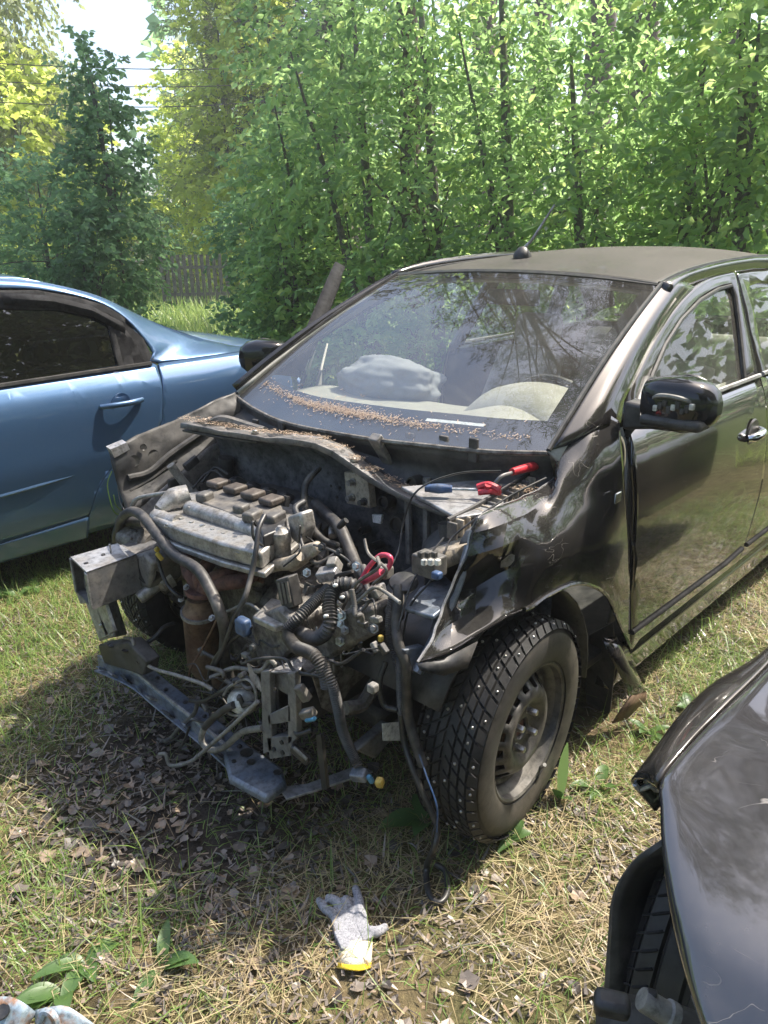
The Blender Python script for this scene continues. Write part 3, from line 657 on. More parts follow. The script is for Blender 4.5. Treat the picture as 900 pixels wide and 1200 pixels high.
# ================================================================== engine bay of the sedan
def rectsweep(pts, wx, wz, n=4, mb=None):
    p = spline(pts, n) if len(pts) > 2 else [Vector(q) for q in pts]; V = []; F = []
    for c in p: V += [c+Vector((sx*wx/2, 0, sz*wz/2)) for sx, sz in ((-1, -1), (1, -1), (1, 1), (-1, 1))]
    for i in range(len(p)-1):
        for k in range(4): F.append((i*4+k, i*4+(k+1) % 4, i*4+4+(k+1) % 4, i*4+4+k))
    F += [(0, 1, 2, 3), tuple(len(V)-4+k for k in range(4))]
    return (mb or MB()).add(V, F)
def bolt(parent, c, d, r=.008, mat='bolt_steel'):
    return MB().lathe([(0, r*.9), (r*.8, r*.9), (r, r*.7), (r, 0), (r*1.6, 0), (r*1.6, -.003)], c, d, 6).build('bolt', mat, parent)
def hole_shade_disc(parent, c, d, r): return MB().lathe([(0, .001), (r, .001), (r*1.12, .002), (r*1.12, -.003)], c, d, 14).build('hole_shade_disc', 'trim_black', parent)  # raised black disc: its dark colour stands in for shade inside an opening

# --- cowl trough, ledge, firewall
ledge = [P(a, b, 'x', v) for a, b, v in [(212, 500, .11), (255, 508, .08), (300, 515, .05), (345, 520, .02), (375, 526, .0), (400, 541, -.02), (440, 568, -.04), (490, 592, -.06), (530, 605, -.08), (575, 600, -.10), (612, 587, -.12)]]
L = resamp(ledge, 20); Bc = resamp(bot, 20)
trough = [[p+Vector((-.004, 0, -.012)) for p in Bc], [Bc[k].lerp(L[k], .25)+Vector((-.06, 0, -.05)) for k in range(21)], [Bc[k].lerp(L[k], .6)+Vector((-.05, 0, -.06)) for k in range(21)], [p+Vector((-.07, 0, .004)) for p in L], [p+Vector((-.01, 0, .004)) for p in L]]
cw = MB().grid(smooth_grid(trough, 2, 3)).build('cowl', 'steel_dark', car, solid=.004)
lg = MB()
rows = [[p+Vector((-.05, 0, .012+.012*noise.noise(p*9))) for p in L], [p+Vector((.0, 0, .012+.012*noise.noise(p*9))) for p in L], [p+Vector((.003, 0, -.004)) for p in L]]
lg.grid(rows).build('ledge', 'steel', cw, solid=.004, ang=30)
for k in (5, 11): bolt(cw, L[k]+Vector((-.02, 0, .018)), (0, 0, 1), .009)
cwb = [P(340, 508, 'x', -.1), P(378, 512, 'x', -.1), P(375, 522, 'x', -.06), P(352, 514, 'x', -.07)]
MB().prism(cwb, (0, 0, -.006)).build('wiper_bracket', 'steel_light', cw)
MB().box(P(450, 530, 'x', -.14), (.03, .04, .14), Matrix.Rotation(R(35), 3, 'Y')).build('stay', 'steel', cw, bev=.004)
for a in (300, 330, 480, 520, 555): MB().box(P(a, 500+(a-277)*.10, 'x', -.16), (.012, .03, .07)).build('rib', 'plastic', cw, bev=.003)
fwr = []
for t, dx in ((0, -.05), (.12, -.10), (.4, -.11), (.75, -.1), (1, -.06)):
    fwr.append([Vector((p.x*.75-.04+dx+.012*noise.noise(Vector((p.y*6, t*4, 2))), p.y*1.05, (p.z-.03)*(1-t)+.32*t)) for p in L])
fw_ = MB().grid(smooth_grid(fwr, 2, 4)).build('firewall', 'firewall_steel', car, solid=.006, ang=60)
for a, b, r in ((466, 614, .028), (451, 588, .022), (440, 640, .014), (425, 622, .012), (484, 566, .02)):
    c = P(a, b, 'x', -.12); MB().lathe([(0, .0), (r*.7, .0), (r*.75, .012), (r, .012), (r*1.1, 0), (r*1.1, -.03)], c, (1, .1, .1), 18).build('grommet', 'trim_black', fw_)
pl = [P(a, b, 'x', -.07) for a, b in ((403, 553), (430, 556), (434, 596), (406, 590))]
MB().prism(pl, (-.03, 0, 0)).build('valve_plate', 'beige_plastic', fw_, bev=.003)
for a, b in ((413, 565), (412, 583), (426, 588)): MB().lathe([(0, .02), (.009, .02), (.009, 0), (.013, 0), (.013, -.02)], P(a, b, 'x', -.065), (1, 0, 0), 12).build('pipe_stub', 'steel_dark' if a > 420 else 'alu', fw_)
lb = [P(a, b, 'x', -.10) for a, b in ((436, 603), (447, 604), (446, 614), (437, 612))]
MB().prism(lb, (-.01, 0, 0)).build('sticker', 'paper', fw_)
for a, b, c_, d in ((500, 560, 500, 640), (478, 575, 480, 660), (350, 560, 352, 610)):
    MB().tube([P(a, b, 'x', -.14), P(c_, d, 'x', -.12)], .012, 8).build('pressed_rib', 'steel', fw_)
for k in range(16):
    a, b = random.uniform(380, 500), random.uniform(560, 660); bolt(fw_, P(a, b, 'x', -.13), (1, .1, .1), .005, 'steel_dark')

# --- right inner fender
ra = [[P(a, b, 'y', -.70) for a, b in ((127, 527), (165, 508), (205, 492), (245, 472), (275, 460))],
      [P(a, b, 'y', -.675) for a, b in ((132, 548), (170, 532), (210, 512), (250, 488), (280, 474))],
      [P(a, b, 'y', -.665) for a, b in ((138, 572), (172, 556), (212, 530), (252, 503), (284, 486))],
      [P(a, b, 'y', -.625) for a, b in ((149, 604), (177, 583), (217, 552), (256, 524), (290, 500))]]
GA = smooth_grid(ra, 8, 6)
for r in GA:
    for q in r: q.y += .016*(abs(noise.noise(q*8))-.2)+.006*noise.noise(q*26)
rf = MB().grid(GA).build('inner_fender', 'plastic', car, solid=.006, ang=22)
for a, b, r in ((157, 540, .018), (180, 533, .017), (168, 524, .010), (160, 568, .009), (205, 517, .010), (146, 556, .008)):
    hole_shade_disc(rf, P(a, b, 'y', -.668), (.1, 1, .15), r)
MB().tube([P(a, b, 'y', -.655) for a, b in ((150, 560), (175, 553), (200, 532), (232, 510), (262, 490))], .012, 8).build('stiffener', 'plastic', rf)
MB().tube([P(a, b, 'y', -.655) for a, b in ((152, 575), (178, 560), (206, 540))], .009, 8).build('stiffener', 'plastic', rf)
tp = [P(a, b, 'y', -.70) for a, b in ((124, 523), (143, 515), (147, 523), (129, 533))]; MB().prism(tp, (0, .03, -.006)).build('front_tab', 'steel_light', rf)
ra2 = [[P(a, b, 'y', -.62) for a, b in ((149, 604), (177, 583), (217, 548), (252, 520), (300, 512))],
       [P(a, b, 'y', -.60) for a, b in ((153, 618), (188, 600), (230, 575), (270, 552), (312, 540))],
       [P(a, b, 'y', -.56) for a, b in ((158, 640), (198, 630), (245, 612), (285, 595), (320, 575))],
       [P(a, b, 'y', -.53) for a, b in ((165, 680), (205, 680), (255, 670), (300, 650), (330, 620))]]
GB = smooth_grid(ra2, 7, 7)
for r in GB:
    for q in r: q.y += .012*(abs(noise.noise(q*6+Vector((3, 0, 0))))-.2)
sw = MB().grid(GB).build('strut_wall', 'steel', car, solid=.006, ang=25)
for k in range(9): MB().tube([P(185+k*12, 590-k*5, 'y', -.585), P(192+k*12, 612-k*4, 'y', -.56)], .005, 6).build('seam_bead', 'steel_dark', sw)
for a, b, r in ((240, 560, .014), (262, 545, .010), (228, 590, .012), (285, 560, .012), (250, 590, .008)): hole_shade_disc(sw, P(a, b, 'y', -.572), (.1, 1, .15), r)
st_c = P(205, 560, 'y', -.5)
MB().tube([P(200, 545, 'y', -.56), P(215, 565, 'y', -.55), P(228, 578, 'y', -.53)], .016, 8).build('washer_neck', 'hose_grey', sw)
MB().box(P(224, 543, 'y', -.57), (.06, .02, .03), Matrix.Rotation(R(25), 3, 'Y')).build('clip', 'plastic', sw, bev=.004)
MB().box(P(205, 565, 'y', -.57), (.05, .02, .03)).build('clip', 'plastic', sw, bev=.004)
top_l = [P(a, b, 'x', v) for a, b, v in [(213, 503, .10), (260, 495, .02), (300, 497, -.05), (330, 512, -.04), (300, 517, .04), (255, 511, .08)]]
MB().prism(top_l, (0, 0, -.01)).build('apron_shelf', 'steel_dark', car, bev=.003)
MB().tube([P(a, b, 'x', v) for a, b, v in [(246, 498, .05), (262, 492, .02), (290, 500, -.02), (310, 506, -.03)]], .018, 8).build('drain_tube', 'plastic_grey', car)

# --- left inner fender, its bright slotted flange, strut top
lf = [P(a, b, 'y', .645) for a, b in ((502, 645), (530, 634), (557, 622), (600, 594), (640, 566))]
MB().grid([[p for p in lf], [p+Vector((0, .05, .006)) for p in lf], [p+Vector((0, .06, -.03)) for p in lf]]).build('fender_rail', 'beige_plastic', car, solid=.005)
lw = MB().grid([[p+Vector((0, -.002, 0)) for p in lf], [p+Vector((-.01, -.02, -.12)) for p in lf], [p+Vector((-.02, -.02, -.36)) for p in lf]]).build('inner_fender', 'steel_dark', car, solid=.005)
p_ = resamp([P(a, b, 'y', .655) for a, b in ((530, 622), (557, 608), (600, 582), (640, 556))], 16)
for k, q in enumerate(p_): MB().box(q, (.008, .03, .045)).build('slot_rib', 'beige_plastic' if k % 3 else 'plastic_grey', lw, bev=.002)
MB().tube([q+Vector((0, -.015, .024)) for q in p_], .007, 6).build('edge_trim', 'plastic', lw)
shelf = [P(a, b, 'z', .90) for a, b in ((470, 570), (520, 566), (585, 560), (610, 572), (575, 600), (535, 606))]
MB().prism(shelf, (0, 0, -.01)).build('cowl_shelf', 'steel_light', car, bev=.003)
MB().lathe([(0, .05), (.05, .045), (.075, .02), (.09, 0), (.10, -.05)], (-.06, .52, .74), (0, 0, 1), 24).build('strut_tower', 'steel_dark', car)
bt = [P(a, b, 'z', .74) for a, b in ((474, 712), (492, 688), (521, 674), (537, 688), (525, 708), (508, 722))]
bo_ = MB().prism(bt, (0, 0, -.012)).build('battery_tray', 'bluesteel', car, bev=.004)
MB().grid([[P(537, 684, 'y', .68), P(524, 705, 'y', .68), P(508, 724, 'y', .68)], [P(528, 740, 'y', .70), P(512, 770, 'y', .72), P(496, 790, 'y', .74)]]).build('torn_apron', 'bluesteel', car, solid=.004)
MB().tube([P(a, b, 'y', .735) for a, b in ((550, 640), (535, 690), (515, 735), (488, 788))], .012, 8).build('apron_edge', 'bluesteel', car)
MB().prism([P(a, b, 'y', .72) for a, b in ((474, 762), (497, 757), (500, 775), (484, 790))], (0, -.02, 0)).build('apron_tab', 'bluesteel', car, bev=.003)
rb_ = MB().box(P(503, 661, 'x', .25), (.05, .07, .05)).build('relay_box', 'plastic_grey', car, bev=.004)
for k in range(6): MB().box(P(493+k*4, 650+k % 2*9, 'x', .285), (.012, .012, .014)).build('fuse', 'white_plastic' if k % 2 else 'plastic', rb_, bev=.002)
MB().box(P(512, 674, 'x', .28), (.02, .022, .018)).build('plug', 'blue_plastic', rb_, bev=.004)
MB().lathe([(0, .012), (.022, .012), (.034, .006), (.036, 0), (.03, -.01)], P(473, 683, 'x', .28), (.25, .2, 1), 24).build('grommet_cap', 'trim_black', car)

# --- chassis rails, lower crossmember, brackets
def hollow(x0, x1, y0, y1, z0, z1, t=.005):
    mb = MB(); yc, zc, xc = (y0+y1)/2, (z0+z1)/2, (x0+x1)/2; lx = x1-x0
    mb.box((xc, yc, z1), (lx, y1-y0, t)); mb.box((xc, yc, z0), (lx, y1-y0, t)); mb.box((xc, y0, zc), (lx, t, z1-z0-t)); mb.box((xc, y1, zc), (lx, t, z1-z0-t)); return mb
rr_ = hollow(-.2, .52, -.545, -.435, .50, .60).build('chassis_rail', 'steel', car)
cb = [P(a, b, 'z', .63) for a, b in ((82, 652), (137, 636), (160, 650), (102, 671))]
cbx = MB().prism(cb, (0, 0, -.006)).build('crash_box', 'steel_light', car)
MB().prism([cb[3], cb[2], cb[2]+Vector((0, 0, -.12)), cb[3]+Vector((0, 0, -.12))], (0, -.005, 0)).build('side_plate', 'steel', cbx)
MB().prism([cb[0], cb[1], cb[1]+Vector((0, 0, -.12)), cb[0]+Vector((0, 0, -.12))], (0, .005, 0)).build('side_plate', 'steel', cbx)
MB().prism([p+Vector((0, 0, -.12)) for p in cb], (0, 0, -.005)).build('bottom_plate', 'steel', cbx)
d_ = cb[3]-cb[0]
for e0, e1 in ((0, .1), (.86, 1)): MB().prism([cb[0]+d_*e0+Vector((.004, 0, -.006)), cb[0]+d_*e1+Vector((.004, 0, -.006)), cb[0]+d_*e1+Vector((.004, 0, -.12)), cb[0]+d_*e0+Vector((.004, 0, -.12))], (-.005, 0, 0)).build('front_lip', 'steel_light', cbx)
for a, b in ((101, 660), (121, 650)): hole_shade_disc(cbx, P(a, b, 'z', .631), (0, 0, 1), .006)
MB().tube([P(130, 648, 'z', .63), P(130, 648, 'z', .63)+Vector((0, 0, .03))], .003, 6).build('stud', 'bolt_steel', cbx)
MB().prism([P(a, b, 'x', .44) for a, b in ((140, 655), (168, 648), (178, 660), (175, 690), (150, 690))], (-.12, 0, 0)).build('rail_end', 'steel', cbx, bev=.01)
MB().lathe([(0, .002), (.03, .002), (.045, .006), (.045, -.03)], P(172, 668, 'x', .43), (1, .3, .1), 20).build('rail_mount', 'trim_black', cbx)
vb = MB()
vb.prism([P(a, b, 'x', .565) for a, b in ((84, 662), (93, 667), (128, 745), (116, 750))], (-.012, .004, 0))
vb.prism([P(a, b, 'x', .565) for a, b in ((100, 674), (111, 672), (133, 740), (124, 746))], (-.012, .004, 0))
vb.prism([P(a, b, 'x', .56) for a, b in ((88, 692), (112, 690), (117, 704), (94, 708))], (-.01, 0, 0))
vb.prism([P(a, b, 'x', .56) for a, b in ((108, 728), (128, 725), (133, 746), (117, 752))], (-.01, 0, 0))
vo = vb.build('support_bracket', 'steel_light', car, bev=.003)
MB().prism([P(111, 672, 'x', .56), P(129, 682, 'x', .50), P(148, 744, 'x', .47), P(130, 748, 'x', .55)], (-.006, -.004, 0)).build('bracket_flange', 'steel_light', vo, bev=.002)
for a, b in ((92, 680), (107, 697), (118, 733)): bolt(vo, P(a, b, 'x', .57), (1, 0, 0), .006)
cmp_ = [P(a, b, 'x', v) for a, b, v in ((124, 768, .50), (145, 776, .49), (170, 788, .47), (192, 806, .46), (225, 832, .46), (258, 858, .46), (290, 886, .46))]
xm = MB()
rectsweep([p+Vector((0, 0, .004*noise.noise(p*20))) for p in cmp_], .05, .010, mb=xm)
rectsweep([p+Vector((.028, 0, -.018+.006*noise.noise(p*14))) for p in cmp_], .008, .044, mb=xm); rectsweep([p+Vector((.040, 0, -.040)) for p in cmp_], .022, .006, mb=xm); rectsweep([p+Vector((-.025, 0, -.02)) for p in cmp_], .008, .04, mb=xm)
xo = xm.build('crossmember', 'bluesteel', car, bev=.004)
for a, b, v in ((131, 756, .53), (148, 762, .53), (165, 775, .52), (250, 838, .5)): hole_shade_disc(xo, P(a, b, 'x', v)+Vector((0, 0, .0)), (0, 0, 1), .012)
for k in range(9):       # bent tabs, ribs and welds along the beam
    t = (k+.6)/9.4*(len(cmp_)-1); i = int(t); q = cmp_[i].lerp(cmp_[min(i+1, len(cmp_)-1)], t-i)
    MB().box(q+Vector((.045, 0, -.02-.008*(k % 2))), (.03, .02+.012*(k % 3), .006), Matrix.Rotation(R(-35-12*(k % 4)), 3, 'Y')).build('bent_tab', ['bluesteel', 'steel_light', 'steel_dark'][k % 3], xo, bev=.002)
    bolt(xo, q+Vector((random.uniform(-.015, .015), .03, .006)), (0, 0, 1), .005, 'steel_dark')
MB().tube([q+Vector((.026, 0, .008)) for q in cmp_], .006, 6).build('folded_edge', 'steel_light', xo)
MB().prism([P(a, b, 'x', .53) for a, b in ((114, 756), (150, 752), (172, 776), (168, 792), (122, 778))], (-.05, 0, 0)).build('end_bracket', 'steel_dark', xo, bev=.006)
ep = [P(a, b, 'z', .175) for a, b in ((261, 880), (296, 874), (330, 898), (336, 916), (312, 934), (268, 910))]
eo = MB().prism(ep, (0, 0, -.03)).build('end_plate', 'bluesteel', xo, bev=.01)
for a, b, r in ((289, 882, .017), (294, 893, .011), (325, 905, .01), (274, 892, .006)): hole_shade_disc(eo, P(a, b, 'z', .177), (0, 0, 1), r)
MB().prism([P(a, b, 'z', .15) for a, b in ((326, 922), (360, 918), (420, 896), (437, 903), (372, 925), (336, 936))], (0, 0, -.008)).build('lower_plate', 'steel_light', xo, bev=.002)
# left radiator-support frame
lf_ = MB()
for pts in (((305, 787), (315, 786), (319, 880), (308, 884)), ((337, 789), (345, 788), (348, 866), (337, 874)), ((313, 838), (340, 826), (341, 846), (314, 850)), ((312, 864), (343, 862), (341, 886), (316, 890))):
    lf_.prism([P(a, b, 'x', .5) for a, b in pts], (-.02, 0, 0))
lo_ = lf_.build('support_bracket', 'steel', car, bev=.003)
MB().prism([P(a, b, 'z', P(315, 788, 'x', .5).z) for a, b in ((313, 787), (341, 773), (362, 770), (350, 787))], (0, 0, -.006)).build('top_plate', 'steel_light', lo_, bev=.002)
MB().prism([P(a, b, 'x', .47) for a, b in ((316, 790), (338, 790), (338, 828), (316, 838))], (-.004, 0, 0)).build('web', 'steel', lo_)
for a, b in ((322, 808), (330, 870), (321, 878), (331, 882)): hole_shade_disc(lo_, P(a, b, 'x', .502), (1, 0, 0), .006)
# left rail: channel seen from ahead
lr = [P(a, b, 'y', .46) for a, b in ((368, 790), (452, 735))]
x1, x0 = lr[0].x, lr[1].x; z1 = .5*(lr[0].z+lr[1].z)
for a in lr: pass
V_ = lr[1]-lr[0]
lrm = MB().prism([lr[0], lr[1], lr[1]+Vector((0, 0, -.012)), lr[0]+Vector((0, 0, -.012))], (0, -.1, 0)).build('chassis_rail', 'alu_dirty', car, bev=.003)
face = [P(a, b, 'y', .462) for a, b in ((366, 791), (452, 736), (453, 775), (430, 790), (412, 806), (392, 838), (378, 830))]
MB().prism(face, (0, -.006, 0)).build('rail_web', 'alu_dirty', lrm, bev=.002)
for a, b in ((424, 772), (405, 778), (393, 795), (440, 758), (437, 775)): hole_shade_disc(lrm, P(a, b, 'y', .464), (0, 1, 0), .008)
for a in range(8): MB().box(P(382+a*9, 786-a*6, 'y', .466), (.006, .006, .04)).build('pressed_rib', 'steel_light', lrm, bev=.002)
MB().box((.12, .40, .42), (.7, .09, .10)).build('rail_body', 'steel_dark', lrm, bev=.01)
MB().tube([P(a, b, 'x', v) for a, b, v in ((405, 830, .4), (425, 825, .35), (440, 800, .3), (455, 790, .2))], .018, 8).build('control_arm', 'alu_dirty', car)
MB().prism([P(a, b, 'y', .55) for a, b in ((418, 880), (455, 848), (470, 855), (440, 890))], (0, -.03, 0)).build('subframe_arm', 'steel', car, bev=.006)
MB().prism([P(a, b, 'y', .60) for a, b in ((448, 848), (468, 846), (469, 868), (449, 868))], (0, -.002, 0)).build('paper_tag', 'paper', car)
MB().box((.02, 0, .24), (.32, .9, .07)).build('subframe', 'steel_dark', car, bev=.02)
for s in (1, -1):
    MB().tube([(.02, s*.35, .24), (.0, s*.62, .2)], .03, 8).build('control_arm', 'steel_dark', car)
    MB().tube([(.0, s*.64, .22), (-.02, s*.58, .5), (-.03, s*.52, .82)], [.035, .03, .028], 10).build('strut', 'steel_dark', car)
    MB().tube([(.0, s*.12, .34), (.0, s*.68, .3)], .014, 8).build('drive_shaft', 'steel_dark', car)

# ------------------------------------------------------------------ engine
eng = empty('engine'); eng.parent = car
XE = .17
def eb(name, mb, mat, **k): return mb.build(name, mat, eng, **k)
# block and gearbox: irregular cast lumps
bz = MB()
bz.box((.15, -.21, .50), (.22, .46, .32)); bz.box((.16, -.21, .68), (.26, .44, .10))
bz.box((.14, -.24, .30), (.2, .36, .12)); eb('engine_block', bz, 'alu_dirty', bev=.02)
gb = MB(); gb.lathe([(0, .24), (.08, .24), (.12, .2), (.15, .08), (.17, .0), (.17, -.03)], (.14, .06, .42), (0, 1, 0), 20); gb.box((.18, .2, .56), (.14, .2, .08))
eb('gearbox', gb, 'alu_dirty', bev=.006)
for k in range(10): MB().box((.14+.17*math.cos(k*.63), .13, .42+.17*math.sin(k*.63)*.95), (.02, .22, .02)).build('casting_rib', 'alu_dirty', eng, bev=.004)
# valve cover
vc = [P(a, b, 'z', .765) for a, b in ((180, 592), (203, 580), (240, 574), (262, 566), (325, 584), (348, 592), (352, 610), (306, 648), (258, 636), (205, 618), (178, 606))]
vco = MB().prism(vc, (0, 0, -.05)).build('valve_cover', 'alu', eng, bev=.008)
cv = sum(vc, Vector())/len(vc)
MB().prism([cv+(q-cv)*Vector((1.05, 1.03, 1)).x-Vector((0, 0, .052)) for q in vc], (0, 0, -.018)).build('cover_base', 'alu', eng, bev=.004)
for k in range(9):
    q = P(206, 612, 'z', .74).lerp(P(308, 648, 'z', .735), k/8)
    MB().lathe([(0, .03), (.007, .03), (.009, .026), (.009, -.03), (.012, -.034)], q+Vector((.012, 0, 0)), (0, 0, 1), 8).build('cover_boss', 'alu' if k % 3 else 'bolt_steel', eng)
for k in range(6):
    q = P(236, 590, 'z', .79).lerp(P(322, 612, 'z', .79), k/5); MB().box(q+Vector((.02, 0, -.012)), (.06, .008, .03), .1).build('cover_rib', 'alu', eng, bev=.002)
V0 = lambda a, b, z=.79: P(a, b, 'z', z)
MB().tube([V0(222, 596, .775), V0(262, 609, .775), V0(312, 628, .765)], .026, 12).build('cam_ridge', 'alu', eng)
MB().tube([V0(205, 612, .74), V0(255, 630, .735), V0(305, 650, .73)], .016, 10).build('cover_flange', 'alu', eng)
MB().tube([V0(186, 598, .77), V0(204, 586, .79), V0(222, 580, .80)], [.02, .04, .035], 12).build('cam_end_housing', 'alu', eng)
MB().tube([V0(183, 606, .75), V0(196, 612, .745), V0(210, 614, .75)], .03, 10).build('cam_end_cap', 'alu', eng)
for k in range(7):
    q = V0(206, 606, .775).lerp(V0(308, 642, .765), k/6); bolt(eng, q+Vector((.03, 0, -.018)), (0, 0, 1), .008)
sp_ = [V0(a, b, .80) for a, b in ((232, 578), (262, 566), (330, 592), (334, 602), (306, 614), (292, 606), (280, 606), (236, 588))]
MB().prism(sp_, (0, 0, -.035)).build('oil_separator', 'plastic_grey', eng, bev=.006)
for k in range(4):
    c = V0(256, 566, .815).lerp(V0(318, 586, .815), k/3)
    MB().box(c, (.062, .058, .022), .1).build('ignition_coil', 'plastic_brown', eng, bev=.007)
    MB().box(c+Vector((.0, .0, -.025)), (.04, .04, .04)).build('coil_neck', 'plastic', eng, bev=.004)
    MB().lathe([(0, .012), (.010, .012), (.012, 0), (.012, -.02)], c+Vector((-.05, .01, -.01)), (-.3, 0, 1), 8).build('coil_plug', 'plastic', eng)
for a, b, s_ in ((240, 582, .05), (283, 596, .045), (296, 604, .06), (322, 606, .07)):
    MB().box(V0(a, b, .808), (s_, .04, .03), .3).build('separator_boss', 'plastic_grey', eng, bev=.008)
MB().prism([V0(a, b, .80) for a, b in ((300, 612), (330, 598), (336, 606), (334, 618), (308, 628))], (0, 0, -.04)).build('breather_box', 'plastic', eng, bev=.006)
# inlet plenum behind
MB().tube([(.02, -.42, .70), (0, -.25, .72), (-.0, -.05, .72), (.0, .06, .68)], [.045, .06, .06, .04], 12).build('inlet_plenum', 'plastic', eng)
for y in (-.36, -.27, -.18, -.09): MB().tube([(.0, y, .74), (.05, y, .78), (.09, y, .74)], .02, 8).build('inlet_runner', 'plastic', eng)
# exhaust manifold: four runners sweeping into the catalytic converter
col = P(236, 692, 'x', .35)
for k, (a, b) in enumerate(((226, 640), (252, 648), (278, 660), (300, 670))):
    s0_ = P(a, b, 'x', .26); m_ = P(a-6+(-3*k), b+16-2*k, 'x', .335)
    MB().tube([s0_, m_, m_.lerp(col, .5)+Vector((.015, 0, .01)), col+Vector((0, 0, -.005))], [.021, .023, .023, .02], 12).build('exhaust_runner', 'rust', eng)
    MB().box(s0_, (.014, .07, .06)).build('runner_flange', 'rust', eng, bev=.006)
ctop, cbot = P(233, 700, 'x', .36), P(240, 782, 'x', .34)
ax_ = (ctop-cbot); Lc = ax_.length
MB().lathe([(0, Lc), (.036, Lc), (.04, Lc-.02), (.046, Lc-.03), (.056, Lc-.05), (.058, Lc-.055), (.058, Lc-.07), (.055, Lc-.075), (.055, .02), (.05, .01), (.04, -.02)], cbot, ax_, 28).build('catalytic_converter', 'rust_cat', eng)
MB().lathe([(.05, .006), (.061, .006), (.061, -.006), (.05, -.006)], ctop-ax_.normalized()*.055, ax_, 28, closed=True).build('clamp_ring', 'steel_light', eng)
MB().lathe([(0, 0), (.05, 0), (.052, -.012), (.045, -.02)], col+Vector((0, 0, .012)), ax_, 20).build('collector', 'rust', eng)
for a, b in ((218, 688), (222, 722), (248, 724), (212, 702)): bolt(eng, P(a, b, 'x', .40), (.6, .2, .8), .007, 'alu')
MB().tube([cbot, cbot+Vector((-.05, .02, -.07)), (.1, -.2, .17), (-.3, -.15, .17)], .028, 10).build('exhaust_pipe', 'rust_cat', eng)
MB().tube([P(300, 640, 'x', .30), P(296, 668, 'x', .36)], .008, 8).build('oxygen_sensor', 'steel_light', eng)
MB().prism([P(a, b, 'x', .33) for a, b in ((253, 640), (282, 636), (290, 648), (262, 656))], (-.04, 0, 0)).build('lifting_eye', 'alu', eng, bev=.006)
MB().lathe([(0, .03), (.012, .03), (.02, .012), (.022, 0)], P(281, 645, 'x', .34), (.8, .3, .4), 12).build('water_outlet', 'alu', eng)
# accessory side at the car's right: alternator, pulleys, tensioner
alt = P(163, 632, 'x', .32)
MB().lathe([(0, .07), (.03, .07), (.055, .055), (.062, .03), (.062, -.05), (.045, -.07)], alt, (.25, -1, .1), 22).build('alternator', 'alu_dirty', eng)
for k in range(12):
    t = k*.5236; MB().box(alt+Vector((.055*math.cos(t), .0, .055*math.sin(t))), (.012, .09, .008), Matrix.Rotation(-t, 3, 'Y')).build('cooling_fin', 'alu_dirty' if k % 2 else 'trim_black', eng, bev=.002)
for c, r in ((alt+Vector((0, -.09, 0)), .035), (Vector((.2, -.48, .44)), .07), (Vector((.26, -.48, .55)), .04)):
    MB().lathe([(0, .012), (r*.5, .012), (r, .014), (r*.86, .006), (r*.86, -.006), (r, -.014)], c, (0, -1, 0), 22).build('pulley', 'steel_dark', eng)
MB().tube([P(a, b, 'x', .36) for a, b in ((138, 612), (145, 640), (160, 655), (182, 650))], .008, 6).build('wire_bundle', 'plastic', eng)
MB().lathe([(0, .07), (.018, .07), (.021, .062), (.021, 0), (.034, -.01), (.038, -.05)], P(184, 686, 'x', .40), (.9, -.15, -.4), 14).build('oil_filter', 'alu', eng)
MB().tube([P(186, 690, 'x', .36), P(205, 672, 'x', .3), P(225, 668, 'x', .26)], .03, 10).build('pump_pipe', 'alu_dirty', eng)
MB().box(P(200, 660, 'x', .27), (.08, .1, .1)).build('compressor_bracket', 'alu_dirty', eng, bev=.02)
# gearbox-end fittings
can = P(330, 640, 'x', .27)
MB().lathe([(0, .065), (.006, .065), (.012, .055), (.026, .05), (.029, .044), (.029, .015), (.026, .01), (.026, -.03), (.03, -.04)], can, (.1, .1, 1), 20).build('thermostat_can', 'alu', eng)
MB().tube([P(a, b, 'x', .3) for a, b in ((352, 652), (340, 660), (326, 662), (312, 668))], [.014, .02, .018, .014], 10).build('water_manifold', 'beige_plastic', eng)
MB().prism([P(a, b, 'x', .28) for a, b in ((330, 662), (352, 640), (366, 636), (370, 648), (352, 664), (340, 672))], (-.03, 0, 0)).build('coolant_elbow', 'beige_plastic', eng, bev=.008)
MB().prism([P(a, b, 'x', .24) for a, b in ((335, 606), (352, 600), (356, 622), (350, 640), (340, 632))], (-.05, 0, 0)).build('head_end_casting', 'alu', eng, bev=.01)
MB().prism([P(a, b, 'x', .40) for a, b in ((322, 680), (337, 676), (344, 712), (331, 716))], (-.035, 0, 0)).build('relay', 'plastic', eng, bev=.004)
for k in range(3): MB().prism([P(a+k*4.4, b-k, 'x', .4035) for a, b in ((325, 684), (327.5, 683.6), (332, 708), (329.5, 708.6))], (-.004, 0, 0)).build('relay_slot', 'plastic_grey', eng)
gbx = [P(a, b, 'x', .42) for a, b in ((293, 722), (326, 712), (345, 730), (344, 760), (330, 776), (300, 772))]
MB().prism(gbx, (-.14, 0, 0)).build('gearbox_mount', 'alu_dirty', eng, bev=.01)
MB().prism([P(a, b, 'z', P(310, 722, 'x', .42).z+.006) for a, b in ((296, 722), (318, 700), (350, 708), (345, 728), (322, 734))], (0, 0, -.02)).build('mount_plate', 'alu', eng, bev=.005)
MB().prism([P(a, b, 'x', .36) for a, b in ((352, 760), (376, 730), (410, 712), (436, 712), (438, 745), (400, 765), (366, 785))], (-.12, 0, 0)).build('gearbox_side', 'alu_dirty', eng, bev=.012)
MB().prism([P(a, b, 'x', .30) for a, b in ((405, 700), (432, 690), (440, 720), (418, 735), (402, 726))], (-.06, 0, 0)).build('mount_arm', 'steel', eng, bev=.006)
MB().box(P(285, 734, 'x', .45), (.03, .045, .05)).build('sensor_plug', 'blue_plastic', eng, bev=.008)
